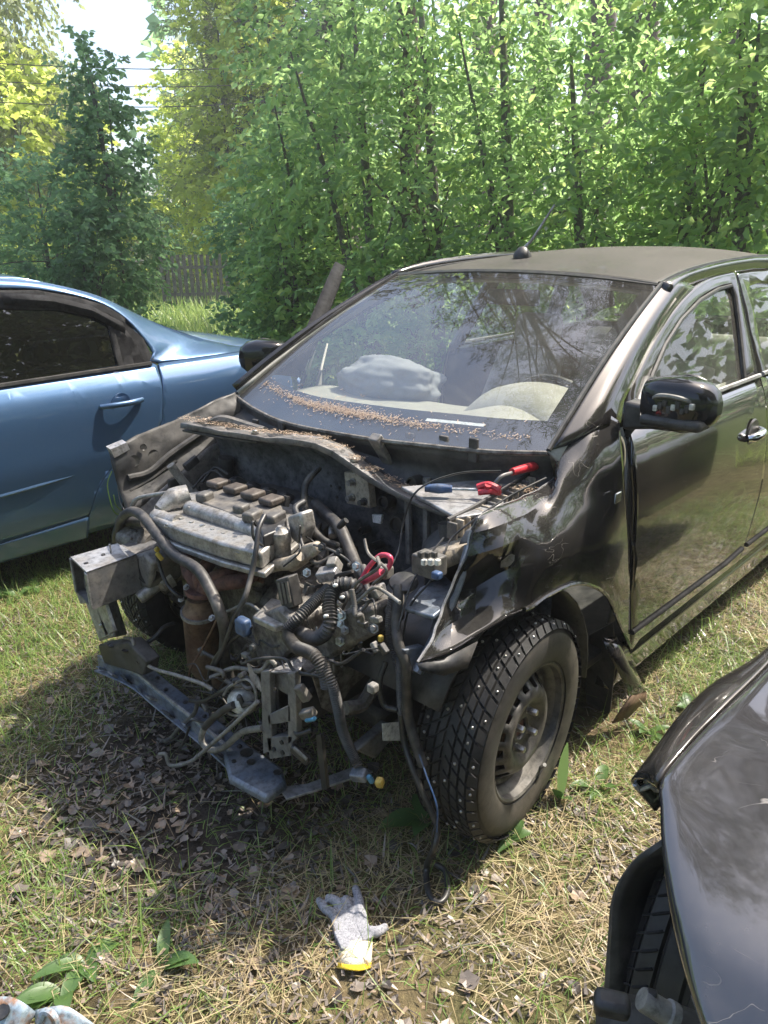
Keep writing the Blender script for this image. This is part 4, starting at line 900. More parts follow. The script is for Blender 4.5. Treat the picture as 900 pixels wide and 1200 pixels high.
for k in range(26):      # studs, nuts, small castings scattered over head and gearbox
    a, b = random.choice([(random.uniform(200, 330), random.uniform(625, 660)), (random.uniform(295, 345), random.uniform(715, 770)), (random.uniform(355, 440), random.uniform(715, 760)), (random.uniform(330, 420), random.uniform(640, 700))])
    bolt(eng, P(a, b, 'x', .30 if b < 700 else .37), (.9, .3, .4), random.uniform(.005, .009), random.choice(['bolt_steel', 'alu', 'steel_dark']))
for k in range(60):      # pipe stubs, sender bodies and small brackets that fill the bay between engine, gearbox and firewall
    a, b, v = random.choice([(random.uniform(345, 430), random.uniform(610, 700), random.uniform(-.02, .14)), (random.uniform(195, 300), random.uniform(660, 725), random.uniform(.1, .2)), (random.uniform(300, 430), random.uniform(690, 760), random.uniform(.2, .3)), (random.uniform(145, 215), random.uniform(605, 680), random.uniform(.2, .33))])
    c = P(a, b, 'x', v); d = Vector((random.uniform(.1, 1), random.uniform(-.5, .6), random.uniform(-.2, .9))).normalized(); s_ = random.uniform(.008, .02); mt = random.choice(['alu_dirty', 'alu', 'steel_dark', 'plastic', 'steel', 'plastic_brown'])
    if k % 3 == 0: MB().lathe([(0, s_*1.6), (s_*.6, s_*1.6), (s_*.7, s_*.9), (s_, s_*.8), (s_, -s_), (s_*1.4, -s_*1.1), (s_*1.4, -s_*2)], c, d, 10).build('sender', mt, eng)
    elif k % 3 == 1:
        u1 = d.orthogonal().normalized(); MB().tube([c-d*s_*2, c, c+u1*s_*2.2], s_*.6, 8, 4).build('pipe_elbow', mt, eng)
    else:
        Rm = d.to_track_quat('Z', 'Y').to_matrix(); bk = MB().box(c, (s_*2.6, s_*1.6, .004), Rm).box(c+Rm @ Vector((s_*1.3, 0, s_*.8)), (.004, s_*1.6, s_*1.7), Rm); bk.build('small_bracket', mt, eng, bev=.001)

# ------------------------------------------------------------------ hoses and wiring
har = empty('wiring_harness'); har.parent = car
def hz(name, mat, pts, r, corr=0, seg=8, taper=None):
    return MB().tube([P(*q) if isinstance(q[2], str) else P(q[0], q[1], 'x', q[2]) for q in pts], r, seg, 6, corr=corr).build(name, mat, har, ang=60)
hz('coolant_hose', 'hose', [(141, 632, .36), (141, 612, .37), (152, 600, .39), (166, 604, .41), (184, 626, .43), (204, 650, .44), (231, 667, .45), (247, 692, .46), (258, 718, .47), (264, 742, .46), (263, 770, .44), (270, 800, .42)], .0165, seg=12)
hz('coolant_hose', 'hose', [(137, 640, .30), (139, 622, .33), (150, 612, .34), (170, 612, .33)], .02, seg=12)
hz('metal_pipe', 'alu', [(153, 599, .36), (160, 585, .35), (180, 580, .32), (200, 577, .3), (213, 572, .28)], .0075)
hz('metal_pipe', 'alu_dirty', [(170, 604, .38), (185, 612, .40), (205, 625, .39), (216, 640, .36)], .007)
hz('conduit', 'hose', [(386, 689, .34), (368, 706, .40), (352, 722, .45), (337, 740, .48), (346, 757, .50), (368, 768, .51), (380, 790, .51), (384, 806, .51)], .0165, .006, 12)
hz('conduit', 'hose', [(376, 772, .50), (388, 798, .51), (396, 829, .50), (402, 858, .48), (414, 885, .46), (420, 898, .46)], .0135, .0055, 10)
hz('conduit', 'hose', [(349, 741, .44), (371, 748, .45), (386, 733, .44), (386, 705, .41), (392, 690, .38), (408, 684, .36), (421, 694, .34), (424, 712, .32)], .019, .0075, 12)
hz('conduit', 'hose', [(374, 548, -.05), (359, 566, .02), (357, 588, .08), (364, 614, .12), (378, 632, .15), (396, 640, .15)], .011, .005, 10)
hz('heater_hose', 'hose', [(370, 590, .0), (382, 602, .04), (398, 618, .08), (410, 645, .12), (420, 668, .16), (432, 684, .18)], .018, seg=10)
hz('heater_hose', 'plastic', [(352, 600, .02), (370, 620, .05), (380, 645, .1), (372, 668, .16)], .014, seg=10)
hz('cable_run', 'hose', [(467, 686, .30), (466, 705, .32), (464, 730, .34), (467, 755, .36), (476, 783, .36), (478, 836, .34), (486, 868, .34), (496, 897, .34)], .013, 0, 10)
hz('cable_run', 'hose', [(460, 700, .31), (456, 735, .33), (462, 762, .34), (470, 790, .34)], .012, .005, 10)
hz('conduit', 'hose', [(469, 770, .355), (469, 800, .35), (470, 836, .34)], .0105, .005, 10)
hz('wire', 'trim_black', [(470, 836, .34), (474, 870, .345), (485, 905, .36), (505, 950, .36), (513, 972, .36), (508, 996, .38), (500, 1015, 'z', .03), (502, 1045, 'z', .02), (514, 1058, 'z', .02), (524, 1046, 'z', .02), (522, 1022, 'z', .02), (510, 1012, 'z', .03)], .008)
hz('wire', 'trim_black', [(512, 960, .36), (506, 985, .38), (512, 1010, 'z', .04), (530, 1025, 'z', .02), (545, 1034, 'z', .01)], .0025, seg=5)
hz('wire', 'blue_plastic', [(490, 880, .345), (500, 910, .36), (512, 945, .37), (512, 975, .37)], .0022, seg=5)
hz('wire', 'trim_black', [(452, 776, .34), (445, 800, .36), (450, 826, .36), (466, 832, .35)], .0075)
hz('wire', 'hose', [(426, 664, .22), (430, 690, .28), (440, 710, .31), (458, 714, .31), (466, 705, .31)], .009)
hz('wire', 'trim_black', [(587, 552, -.08), (535, 555, -.02), (490, 574, .05), (474, 607, .08), (467, 645, .12), (455, 668, .17), (440, 690, .2)], .0028, seg=6)
hz('wire', 'trim_black', [(640, 560, -.1), (600, 580, 0), (560, 606, .1), (530, 630, .16), (520, 650, .2), (505, 680, .24), (480, 712, .3), (470, 760, .33)], .003, seg=6)
hz('wire', 'trim_black', [(520, 630, .18), (500, 655, .24), (480, 690, .3), (466, 740, .36)], .0028, seg=6)
hz('wire', 'plastic', [(310, 604, .30), (303, 620, .34), (300, 645, .37), (294, 675, .40), (287, 700, .44), (274, 726, .46), (262, 760, .47), (245, 795, .46), (250, 812, .46)], .0075)
hz('wire', 'trim_black', [(300, 616, .34), (296, 612, .35), (297, 630, .36), (308, 640, .34)], .004)
hz('wire', 'rust_cat', [(254, 726, .45), (240, 755, .45), (224, 782, .45), (221, 797, .44)], .0035, seg=6)
hz('wire', 'plastic', [(223, 821, .5), (238, 822, .5), (252, 815, .5), (275, 800, .48), (282, 790, .46)], .007)
hz('wire', 'trim_black', [(294, 735, .44), (270, 752, .46), (252, 772, .47), (244, 800, .47), (256, 812, .47)], .006)
hz('metal_pipe', 'hose_grey', [(146, 748, .50), (155, 750, .52), (160, 765, .52), (177, 782, .52), (206, 791, .52), (236, 801, .52), (249, 808, .51)], .006)
hz('coolant_hose', 'hose_grey', [(308, 853, .50), (284, 858, .51), (262, 876, .52), (244, 878, .53), (236, 864, .53), (243, 848, .53), (256, 838, .52), (270, 828, .51)], .0095, seg=10)
hz('coolant_hose', 'plastic', [(240, 852, .532), (250, 842, .53), (262, 832, .52), (274, 826, .51)], .0108, seg=10)
hz('metal_pipe', 'hose_grey', [(302, 822, .51), (275, 848, .53), (248, 872, .55), (224, 892, .56), (200, 897, .57), (194, 884, .57), (186, 884, .58)], .006)
hz('wire', 'trim_black', [(208, 880, .56), (216, 868, .55), (222, 852, .54)], .004)
hz('wire', 'trim_black', [(158, 762, .5), (180, 748, .46), (192, 735, .42), (204, 730, .38)], .007)
hz('wire', 'plastic', [(183, 640, .42), (186, 660, .42), (196, 685, .42), (212, 700, .40), (226, 700, .3)], .006)
hz('wire', 'plastic_grey', [(142, 545, .30), (138, 560, .30), (140, 585, .32), (147, 600, .34)], .002, seg=5)
MB().tube([P(a, b, 'y', -.66) for a, b in ((131, 552), (126, 566), (128, 582), (134, 600), (144, 604))], .0022, 5).build('green_wire', 'leaf_weed', har)
MB().tube([P(a, b, 'y', -.66) for a, b in ((133, 580), (136, 592), (144, 600))], .0022, 5).build('green_wire', 'leaf_weed', har)
hz('wire', 'plastic', [(236, 566, .1), (245, 555, .05), (253, 548, .02), (268, 556, .02)], .005)
hz('wire', 'plastic', [(226, 572, .12), (240, 556, .06), (252, 552, .04), (262, 560, .04)], .004)
hz('wire', 'hose', [(345, 600, .2), (360, 606, .2), (352, 628, .24), (360, 650, .26), (372, 660, .26), (392, 650, .22)], .006)
hz('wire', 'hose', [(356, 588, .16), (346, 596, .2), (352, 610, .22)], .01)
for k in range(16):      # loose thin wires through the middle of the bay
    a, b = random.uniform(340, 450), random.uniform(610, 740); v = random.uniform(.12, .36)
    pts = [(a, b, v)]
    for j in range(3): a += random.uniform(-26, 26); b += random.uniform(4, 22); pts.append((a, b, v+random.uniform(-.02, .03)))
    hz('wire', random.choice(['trim_black', 'plastic', 'hose', 'plastic_grey']), pts, random.uniform(.002, .005), seg=6)
for k in range(30):      # tangle along the lower front and over the gearbox
    lowf = k % 2 == 0
    a, b = (random.uniform(215, 330), random.uniform(775, 850)) if lowf else (random.uniform(290, 430), random.uniform(690, 770)); v = random.uniform(.45, .50) if lowf else random.uniform(.37, .46)
    pts = [(a, b, v)]; hd = random.uniform(-1, 1)
    for j in range(4): a += 20*hd+random.uniform(-14, 14); b += random.uniform(-14, 20); pts.append((a, b, v+random.uniform(-.015, .02)))
    r_ = random.choice([.002, .003, .0045, .007]); hz('wire', random.choice(['trim_black', 'plastic', 'hose', 'hose', 'plastic_grey', 'hose_grey']), pts, r_, corr=.005 if r_ == .007 and k % 4 else 0, seg=7)
    if k % 3 == 0: MB().box(P(pts[-1][0], pts[-1][1], 'x', pts[-1][2]), (.016, .026, .014), Matrix.Rotation(random.uniform(-1, 1), 3, 'X')).build('plug', random.choice(['trim_black', 'plastic_grey', 'hose_grey', 'trim_black']), har, bev=.003)
def conn(px, py, v, size, mat, rot=(0, 0, 0), name='connector'):
    return MB().box(P(px, py, 'x', v), size, Matrix.Rotation(rot[2], 3, 'Z') @ Matrix.Rotation(rot[1], 3, 'Y') @ Matrix.Rotation(rot[0], 3, 'X')).build(name, mat, har, bev=.004)
conn(421, 908, .46, (.028, .04, .026), 'bluesteel', (.2, .3, .4)); conn(434, 913, .46, (.012, .012, .026), 'cyan_plastic', (.3, .3, .4)); conn(445, 917, .46, (.02, .018, .022), 'yellow_plastic', (.2, .3, .4))
conn(355, 812, .52, (.02, .025, .045), 'plastic_grey', (.5, .2, .3)); conn(361, 836, .525, (.022, .042, .022), 'plastic_grey', (.5, .2, .3)); conn(364, 843, .53, (.012, .034, .010), 'cyan_plastic', (.5, .2, .3))
conn(352, 884, .50, (.018, .06, .022), 'trim_black', (-.45, 0, .2)); conn(352, 883, .508, (.006, .046, .012), 'hose_grey', (-.45, 0, .2))
conn(446, 748, .40, (.012, .012, .016), 'yellow_plastic'); conn(184, 644, .43, (.016, .012, .016), 'yellow_plastic', (0, .5, 0)); conn(187, 652, .43, (.014, .012, .03), 'yellow_plastic', (.5, .4, 0))
conn(452, 670, .26, (.03, .03, .03), 'hose_grey'); conn(440, 693, .3, (.03, .04, .025), 'hose_grey', (.3, .3, 0))
conn(385, 672, .26, (.04, .06, .03), 'steel_light', (.3, .2, .5)); conn(392, 662, .24, (.03, .03, .04), 'hose_grey', (.3, .5, .5))
for a, b, v in ((393, 686, .385), (382, 722, .435), (401, 700, .4)): conn(a, b, v+.012, (.010, .014, .008), 'white_plastic', (.3, .4, .3), 'hose_clip')
# white fluid bottle with wire cage, low in front
wb = P(284, 822, 'x', .47)
wbo = MB().lathe([(0, .04), (.02, .04), (.032, .03), (.036, .01), (.036, -.025), (.028, -.04), (0, -.04)], wb, (.2, .9, .3), 16).build('fluid_bottle', 'white_plastic', har, ang=60)
MB().tube([P(a, b, 'x', .5) for a, b in ((262, 815), (270, 804), (288, 796), (298, 806), (300, 824), (290, 836), (272, 838), (264, 828))], .004, 6).build('bottle_cage', 'hose_grey', har)
for k in range(7): MB().tube([P(290+k*2, 775+k*3, 'x', .48), P(295+k*2.2, 800+k*2, 'x', .49)], .003, 5).build('frayed_strand', 'beige_plastic', har)
MB().prism([P(a, b, 'x', .50) for a, b in ((370, 862), (376, 861), (383, 925), (377, 926))], (-.01, 0, 0)).build('hanging_strap', 'trim_black', har)
# pink ring clamp on the loom
hz('clamp_loop', 'pink_plastic', [(422, 682, .31), (432, 665, .31), (446, 651, .30), (457, 653, .30), (456, 664, .30), (444, 674, .31), (428, 682, .31)], .0065, seg=8)
hz('clamp_handle', 'pink_plastic', [(424, 681, .315), (436, 676, .315), (447, 671, .31)], .0105, seg=8)
conn(437, 806, .53, (.02, .02, .02), 'hose_grey')

# --- hand tools left lying on the cowl shelf (things of their own)
sd1 = tag(empty('screwdriver'), 'blue handled screwdriver lying on the cowl shelf of the wrecked black sedan', 'screwdriver')
a_, b_ = P(498, 572, 'z', .925), P(530, 573, 'z', .925); MB().tube([a_, a_.lerp(b_, .5), b_], [.010, .014, .010], 10).build('handle', 'blue_plastic', sd1)
MB().tube([b_, P(565, 574, 'z', .925)], .004, 8).build('shaft', 'bolt_steel', sd1)
kn = tag(empty('pliers'), 'red handled pliers lying at the corner of the windscreen', 'pliers')
MB().tube([P(640, 542, 'y', .66), P(622, 547, 'y', .66), P(600, 553, 'y', .66)], [.011, .013, .010], 10).build('grip', 'red_plastic', kn)
MB().tube([P(600, 554, 'y', .66), P(588, 558, 'y', .66), P(580, 566, 'y', .65)], .005, 8).build('jaw', 'steel', kn)
cl_ = tag(empty('spring_clamp'), 'small red plastic spring clamp lying beside the blue screwdriver', 'clamp')
MB().tube([P(586, 574, 'z', .93), P(572, 568, 'z', .94), P(560, 571, 'z', .93)], .010, 8).build('arm', 'red_plastic', cl_)
MB().tube([P(586, 577, 'z', .92), P(574, 576, 'z', .925), P(561, 577, 'z', .92)], .009, 8).build('arm', 'red_plastic', cl_)
MB().lathe([(0, .012), (.010, .012), (.010, -.012)], P(572, 572, 'z', .932), (.3, .3, 1), 10).build('pivot', 'red_plastic', cl_)

# ================================================================== THE BLUE SEDAN on the far side (parallel, facing the same way)
Y0 = -1.70
_bz = [.15, .22, .35, .6, .8, .88, .93, .96, 1.03, 1.2, 1.36, 1.44, 1.5]
_by = [-.10, -.07, -.03, .0, -.008, -.02, -.045, -.08, -.115, -.19, -.27, -.315, -.40]
_bz, _by = smooth_prof(_bz, _by)
def YU(x, z):
    y = float(np.interp(z, _bz, _by)); t = min(max((-x-.9)/1.0, 0), 1); y -= .14*t*t
    t = min(max((x-2.0)/.9, 0), 1); return Y0+y-.18*t*t
def UU(pts): return PSS(pts, YU, Y0)
blue = tag(empty('parked_sedan'), 'blue four-door sedan with dark tinted windows parked beside the stripped car', 'car')
WID = 1.70; YC = Y0-WID/2
def YUr(x, z): return 2*YC-YU(x, z)
door_edge = UU([(147, 380), (168, 396), (184, 428), (190, 455), (190, 492)])
glass_o = UU([(0, 360), (70, 363), (112, 371), (127, 380), (138, 428), (0, 453)])
quarter = UU([(134, 384), (148, 387), (160, 402), (171, 425), (146, 430)])
roofl = UU([(0, 330), (44, 333), (121, 350), (176, 378), (235, 403)])
doorbot = UU([(0, 639), (103, 608)]); sillb = UU([(0, 655), (136, 620)])
rax = -.55
arch = [(v.x, v.z) for v in spline([Vector((x, 0, z)) for x, z in ((-.42, .655), (-.36, .635), (-.25, .59), (-.16, .53), (-.08, .44), (-.02, .30))], 4)]
zbel = glass_o[-1][1]; ztop = 1.385; hx = .55   # hinge line between front and rear door
for sg, Yf in ((1, YU), (-1, YUr)):
    s = 1
    def pj_(name, poly, mat, par, solid=.014, off=0, step=.04):
        f = (lambda x, z: Yf(x, z)+off*sg)
        me = panel(poly, f, 1, step)
        if sg < 0:
            bm = bmesh.new(); bm.from_mesh(me); bmesh.ops.reverse_faces(bm, faces=bm.faces); bm.to_mesh(me); bm.free()
        me.name = name; return link(name, me, mat, par, solid=solid, ang=50)
    A = arch
    rd = empty('rear_door'); rd.parent = blue
    belt_z = lambda x: float(np.interp(x, [door_edge[2][0], .6], [quarter[-1][1], zbel]))
    low = [(hx, doorbot[0][1]), (hx, belt_z(hx))]+[(x, belt_z(x)) for x in np.linspace(hx-.1, door_edge[2][0]+.02, 5)]+door_edge[2:]+A
    pj_('door_skin', low, 'blue_paint', rd, .02)
    gx = [(hx-.03, belt_z(hx)+.0), (hx-.05, 1.335)]+[p for p in glass_o[1:4] if p[0] < hx-.06]+[glass_o[4]]
    frame = [(hx, belt_z(hx)+.004), (hx, 1.40)]+[(x, z) for x, z in UU([(44, 340), (90, 348), (121, 357), (147, 372)]) if x < hx-.02]+[(x, z) for x, z in door_edge[:3]]+[quarter[-1], quarter[3], quarter[2], quarter[1], quarter[0]]
    pj_('window_frame', frame+[glass_o[3], ]+[p for p in glass_o[1:3][::-1] if p[0] < hx-.06]+[(hx-.05, 1.335), (hx-.03, belt_z(hx)+.004)], 'matte_black', rd, .02, -.002)
    pj_('door_glass', gx, 'tinted_glass', rd, 0, -.012)
    pj_('quarter_glass', quarter, 'matte_black', rd, 0, -.008)
    pj_('division_bar', [glass_o[3], quarter[0], quarter[-1], glass_o[4]], 'matte_black', rd, .01, .0)
    vis = UU([(0, 346), (60, 350), (105, 361), (143, 381)]); vis = [p for p in vis if p[0] < hx+.05]
    MB().grid([[Vector((x, Yf(x, z)+sg*.006, z+.012)) for x, z in vis], [Vector((x, Yf(x, z)+sg*.03, z-.012)) for x, z in vis], [Vector((x, Yf(x, z)+sg*.022, z-.04)) for x, z in vis]]).build('rain_visor', 'matte_black', rd, solid=.003)
    MB().tube([Vector((x, Yf(x, belt_z(x))+sg*.004, belt_z(x))) for x in np.linspace(hx, door_edge[2][0]+.03, 6)], .012, 6, smooth=False).build('belt_trim', 'trim_black', rd)
    h0, h1 = UU([(117, 477), (166, 468)]); hm = ((h0[0]+h1[0])/2, (h0[1]+h1[1])/2); hy = Yf(*hm)
    MB().lathe([(0, -.001), (.04, -.001), (.05, .002), (.05, -.004)], (hm[0], hy+sg*.002, hm[1]), (0, sg, 0), 20).build('handle_cup', 'blue_paint', rd)
    MB().tube([Vector((h0[0], Yf(*h0)+sg*.006, h0[1])), Vector((h0[0]*.75+h1[0]*.25, hy+sg*.035, hm[1]+.002)), Vector((h0[0]*.3+h1[0]*.7, hy+sg*.036, hm[1]+.002)), Vector((h1[0], Yf(*h1)+sg*.008, h1[1]))], [.012, .014, .014, .012], 10).build('door_handle', 'blue_paint', rd)
    cr = UU([(0, 582), (50, 568), (95, 555)]); MB().tube([Vector((x, Yf(x, z)-sg*.004, z)) for x, z in cr], [.010, .010, .003], 8).build('side_moulding', 'blue_paint', rd)
    # front door, rear quarter, sill, front wing
    fd = empty('front_door'); fd.parent = blue
    pj_('door_skin', [(hx+.006, doorbot[0][1]), (hx+.006, belt_z(hx)), (1.45, zbel-.03), (1.6, .8), (1.55, doorbot[0][1])], 'blue_paint', fd, .02)
    pj_('door_glass', [(hx+.05, zbel), (hx+.05, 1.34), (.75, 1.33), (1.05, 1.2), (1.4, zbel-.02)], 'tinted_glass', fd, 0, -.012)
    pj_('window_frame', [(hx+.006, zbel), (hx+.006, 1.40), (.75, 1.39), (1.08, 1.25), (1.5, zbel-.02), (1.4, zbel-.02), (1.05, 1.2), (.75, 1.33), (hx+.05, 1.34), (hx+.05, zbel)], 'trim_black', fd, .02, -.002)
    cq = door_edge
    pj_('rear_quarter', [(-.53, .985)]+[(x-.006, z) for x, z in cq[3:]]+[(x-.006, z-.006) for x, z in arch]+[(-.026, .205), (-.2, .20)]+[(rax+.35*math.cos(t), .29+.34*math.sin(t)) for t in np.linspace(R(-10), R(190), 16)]+[(rax-.36, .25), (-1.33, .25), (-1.36, .7), (-1.33, .96), (-1.1, .985)], 'blue_paint', blue, .02)
    pj_('sill', [(hx+1.1, doorbot[0][1]-.003), (hx, doorbot[0][1]-.003), A[-1], (A[-1][0], sillb[1][1]), (hx+1.1, sillb[0][1]-.02)], 'blue_paint', blue, .05, .006)
    pj_('wing', [(1.61, .8), (1.46, zbel-.03), (1.9, .9), (2.5, .78), (2.62, .6), (2.6, .25), (2.4, .25)]+[(2.05+.35*math.cos(t), .3+.35*math.sin(t)) for t in np.linspace(0, math.pi, 9)]+[(1.56, .2)], 'blue_paint', blue, .02)
    E_ = [(1.5, 1.06, .64), (1.0, 1.34, .53), (.6, 1.43, .50), (.3, 1.435, .50), (.1, 1.43, .50), (-.1, 1.402, .505), (-.26, 1.36, .51), (-.4, 1.31, .515), (-.52, 1.245, .53), (-.64, 1.175, .55), (-.78, 1.11, .57), (-.92, 1.055, .60), (-1.1, 1.0, .64)]
    C_ = [(1.52, zbel+.01), (1.08, 1.26), (.6, 1.402), (.3, 1.398), (.11, 1.385), (-.05, 1.372), (-.22, 1.335), (-.35, 1.285), (-.44, 1.21), (-.50, 1.11), (-.525, 1.04), (-.53, .99), (-1.09, .988)]
    e = [Vector((x, YC+sg*y, z)) for x, z, y in E_]; c_ = [Vector((x, Yf(x, z), z)) for x, z in C_]
    m1 = [a.lerp(b, .4)+Vector((0, sg*.012, .010)) for a, b in zip(e, c_)]; m2 = [a.lerp(b, .75)+Vector((0, sg*.010, .006)) for a, b in zip(e, c_)]
    MB().grid(smooth_grid([e, m1, m2, c_], 3, 3)).build('roof_rail', 'blue_paint', blue, solid=.012, ang=80, offset=-sg)
rows = []
for x, z, y in [(-1.1, 1.0, .64), (-.92, 1.055, .60), (-.64, 1.175, .55), (-.4, 1.31, .515), (-.1, 1.402, .505), (.1, 1.43, .50), (.6, 1.43, .50), (1.0, 1.34, .53), (1.5, 1.06, .64)]:
    rows.append([Vector((x, YC+y*k/6, z+.02*(1-abs(k/6)**3))) for k in range(-6, 7)])
sg_ = smooth_grid(rows, 2, 4)
MB().grid(sg_[12:29]).build('roof', 'blue_paint', blue, solid=.015)
MB().grid(sg_[:13]).build('rear_window', 'tinted_glass', blue); MB().grid(sg_[28:]).build('windscreen', 'tinted_glass', blue)
MB().grid(smooth_grid([[Vector((x, YC+y*k/4, z-.015*(k/4)**2)) for k in range(-4, 5)] for x, z, y in [(-1.05, 1.0, .70), (-1.2, 1.02, .70), (-1.34, 1.01, .69), (-1.39, .93, .68), (-1.38, .5, .68), (-1.34, .25, .66)]], 2, 3)).build('boot_lid', 'blue_paint', blue, solid=.02)
MB().grid(smooth_grid([[Vector((x, YC+y*k/4, z-.02*(k/4)**2)) for k in range(-4, 5)] for x, z, y in [(1.5, 1.03, .72), (2.3, .88, .72), (2.6, .74, .66), (2.66, .5, .66), (2.6, .22, .6)]], 2, 3)).build('bonnet', 'blue_paint', blue, solid=.02)
MB().box((.7, YC, .22), (3.4, 1.45, .05)).build('floor_pan', 'steel_dark', blue)
for x, y in ((rax, Y0-.12), (rax, Y0-WID+.12), (2.05, Y0-.12), (2.05, Y0-WID+.12)):
    wh = empty('wheel', (x, y, .29)); wh.parent = blue
    MB().lathe([(.19, -.07), (.2, -.09), (.26, -.095), (.285, -.075), (.29, 0), (.285, .075), (.26, .095), (.2, .09), (.19, .07)], (0, 0, 0), (0, 1, 0), 40, closed=True).build('tyre', 'rubber', wh)
    MB().lathe([(0, .05), (.06, .06), (.16, .05), (.19, .07), (.195, 0), (.19, -.07), (0, -.02)], (0, 0, 0), (0, 1 if y > YC else -1, 0), 32).build('rim', 'steel_light', wh)
    if x < 0 or True: MB().grid([[Vector((.34*math.cos(t), dy*(1 if y > YC else -1), .34*math.sin(t)+.01)) for dy in (-.15, .06)] for t in np.linspace(0, math.pi, 12)]).build('arch_liner', 'trim_black', wh, solid=.004)

# ================================================================== THE DARK CAR at the right: wing, bonnet, headless front wheel bay
rc = tag(empty('dark_car'), 'scratched dark grey car with its headlight and bumper missing, bonnet spotted with droppings', 'car')
he = [P(a, b, 'z', v) for a, b, v in ((1010, 668, .97), (950, 727, .955), (900, 782, .94), (849, 832, .925), (814, 868, .91), (780, 910, .895), (778, 945, .885), (780, 1000, .87), (790, 1065, .855), (806, 1130, .84), (830, 1200, .825), (862, 1270, .80))]
rows = [[p+Vector((0, 0, -.02)) for p in he], he] + [[p+Vector((.02*math.sin(i), d, .035*(1-(1-d/.75)**2)+.002)) for i, p in enumerate(he)] for d in (.05, .25, .5, .75, 1.0, 1.3)]
bon = MB().grid(smooth_grid(rows, 4, 3)).build('bonnet', 'dark_paint', rc, solid=.01, ang=60)
# wing: silhouette outside the shut line, then down the flank
wo = [P(a, b, 'z', v) for a, b, v in ((1004, 664, .93), (945, 724, .91), (895, 772, .89), (845, 801, .87), (806, 836, .85), (772, 882, .83), (744, 919, .81))]
wi = [p+Vector((-.004, -.006, -.012)) for p in he[:6]]; wi = wi+[P(778, 924, 'z', .86)]
rows = [[p for p in wi], [a.lerp(b, .5)+Vector((0, -.004, .008)) for a, b in zip(wi, wo)], wo, [p+Vector((-.015, .03, -.04)) for p in wo]]
win_ = MB().grid(smooth_grid(rows, 4, 4)).build('wing', 'black_paint', rc, solid=.006, ang=60)
MB().tube([P(a, b, 'z', v) for a, b, v in ((744, 919, .81), (750, 925, .80), (762, 921, .81), (770, 926, .80), (778, 922, .82))], .004, 6).build('torn_clip', 'steel_light', win_)
# wheel
tw = empty('wheel'); tw.parent = rc
TC = Vector((.27, 1.47, .30))
tm = MB(); r_, h_ = .30, .1
prof = [(.19, -.08), (.2, -.095), (.25, -.105), (.275, -.1), (.292, -.088)]
for y0, y1 in ((-.084, -.052), (-.046, -.006), (.006, .046), (.052, .084)):
    prof += [(.288, y0-.002), (.299, y0+.002), (.299, y1-.002), (.288, y1+.002)]
prof += [(.292, .088), (.275, .1), (.25, .105), (.2, .095), (.19, .08)]
tm.lathe(prof, (0, 0, 0), (0, 1, 0), 60, closed=True)
tm.build('tyre', 'rubber', tw, ang=25)
gv = MB()
for k in range(60):
    t = 2*math.pi*k/60
    for s_ in (-1, 1):
        gv.tube([Vector((math.sin(t+dt)*rr, s_*yy, math.cos(t+dt)*rr)) for yy, rr, dt in ((.056, .3003, .0), (.078, .2985, .05), (.096, .286, .09))], .0028, 5, smooth=False)
gvo = gv.build('sipe_grooves', 'matte_black', tw); gvo['kind'] = 'stuff'
MB().lathe([(0, .03), (.1, .05), (.17, .03), (.192, .08), (.195, 0), (.19, -.08), (0, -.03)], (0, 0, 0), (0, -1, 0), 32).build('rim', 'rim_steel', tw)
tw.location = TC; tw.rotation_euler = (0, 0, R(3))
# plastic arch liner wrapping the tyre, loose bumper skin below it
ln_o = [P(a, b, 'z', v) for a, b, v in ((790, 978, .62), (775, 990, .60), (745, 1012, .56), (722, 1050, .50), (716, 1100, .43), (711, 1150, .36), (703, 1200, .28), (698, 1260, .2))]
ln_i = [P(a, b, 'z', v) for a, b, v in ((790, 990, .59), (776, 1002, .575), (752, 1022, .535), (737, 1055, .48), (735, 1105, .41), (740, 1155, .34), (748, 1185, .28), (755, 1230, .2))]
MB().grid(smooth_grid([ln_o, [a.lerp(b, .35)+Vector((.01, 0, .012)) for a, b in zip(ln_o, ln_i)], ln_i, [p+Vector((-.10, .02, -.03)) for p in ln_i]], 4, 3)).build('arch_liner', 'plastic', rc, solid=.006)
MB().grid(smooth_grid([[P(a, b, 'x', .72) for a, b in ((700, 1160), (740, 1165), (790, 1175), (830, 1190))], [P(a, b, 'x', .78) for a, b in ((698, 1200), (740, 1200), (800, 1200), (850, 1210))], [P(a, b, 'x', .8) for a, b in ((695, 1280), (740, 1280), (800, 1280), (860, 1280))]], 4, 3)).build('bumper_skin', 'plastic', rc, solid=.006)
cn = P(768, 1180, 'x', .80); MB().lathe([(0, .02), (.013, .02), (.0145, .016), (.0145, -.014), (.018, -.016), (.018, -.026)], cn, (.45, -.75, .5), 16).build('lamp_socket', 'hose_grey', rc)
MB().box(cn+Vector((0, -.006, .018)), (.01, .012, .006), .4).build('socket_key', 'trim_black', rc, bev=.002)
MB().box(cn+Vector((.01, -.05, -.03)), (.03, .045, .025), .5).build('lamp_plug', 'plastic', rc, bev=.008)
MB().box((.0, 2.2, .45), (.9, 1.2, .5)).build('front_structure', 'steel_dark', rc, bev=.03)
MB().box((-1.6, 2.25, .6), (2.4, 1.55, .7)).build('cabin_body', 'dark_paint', rc, bev=.12)

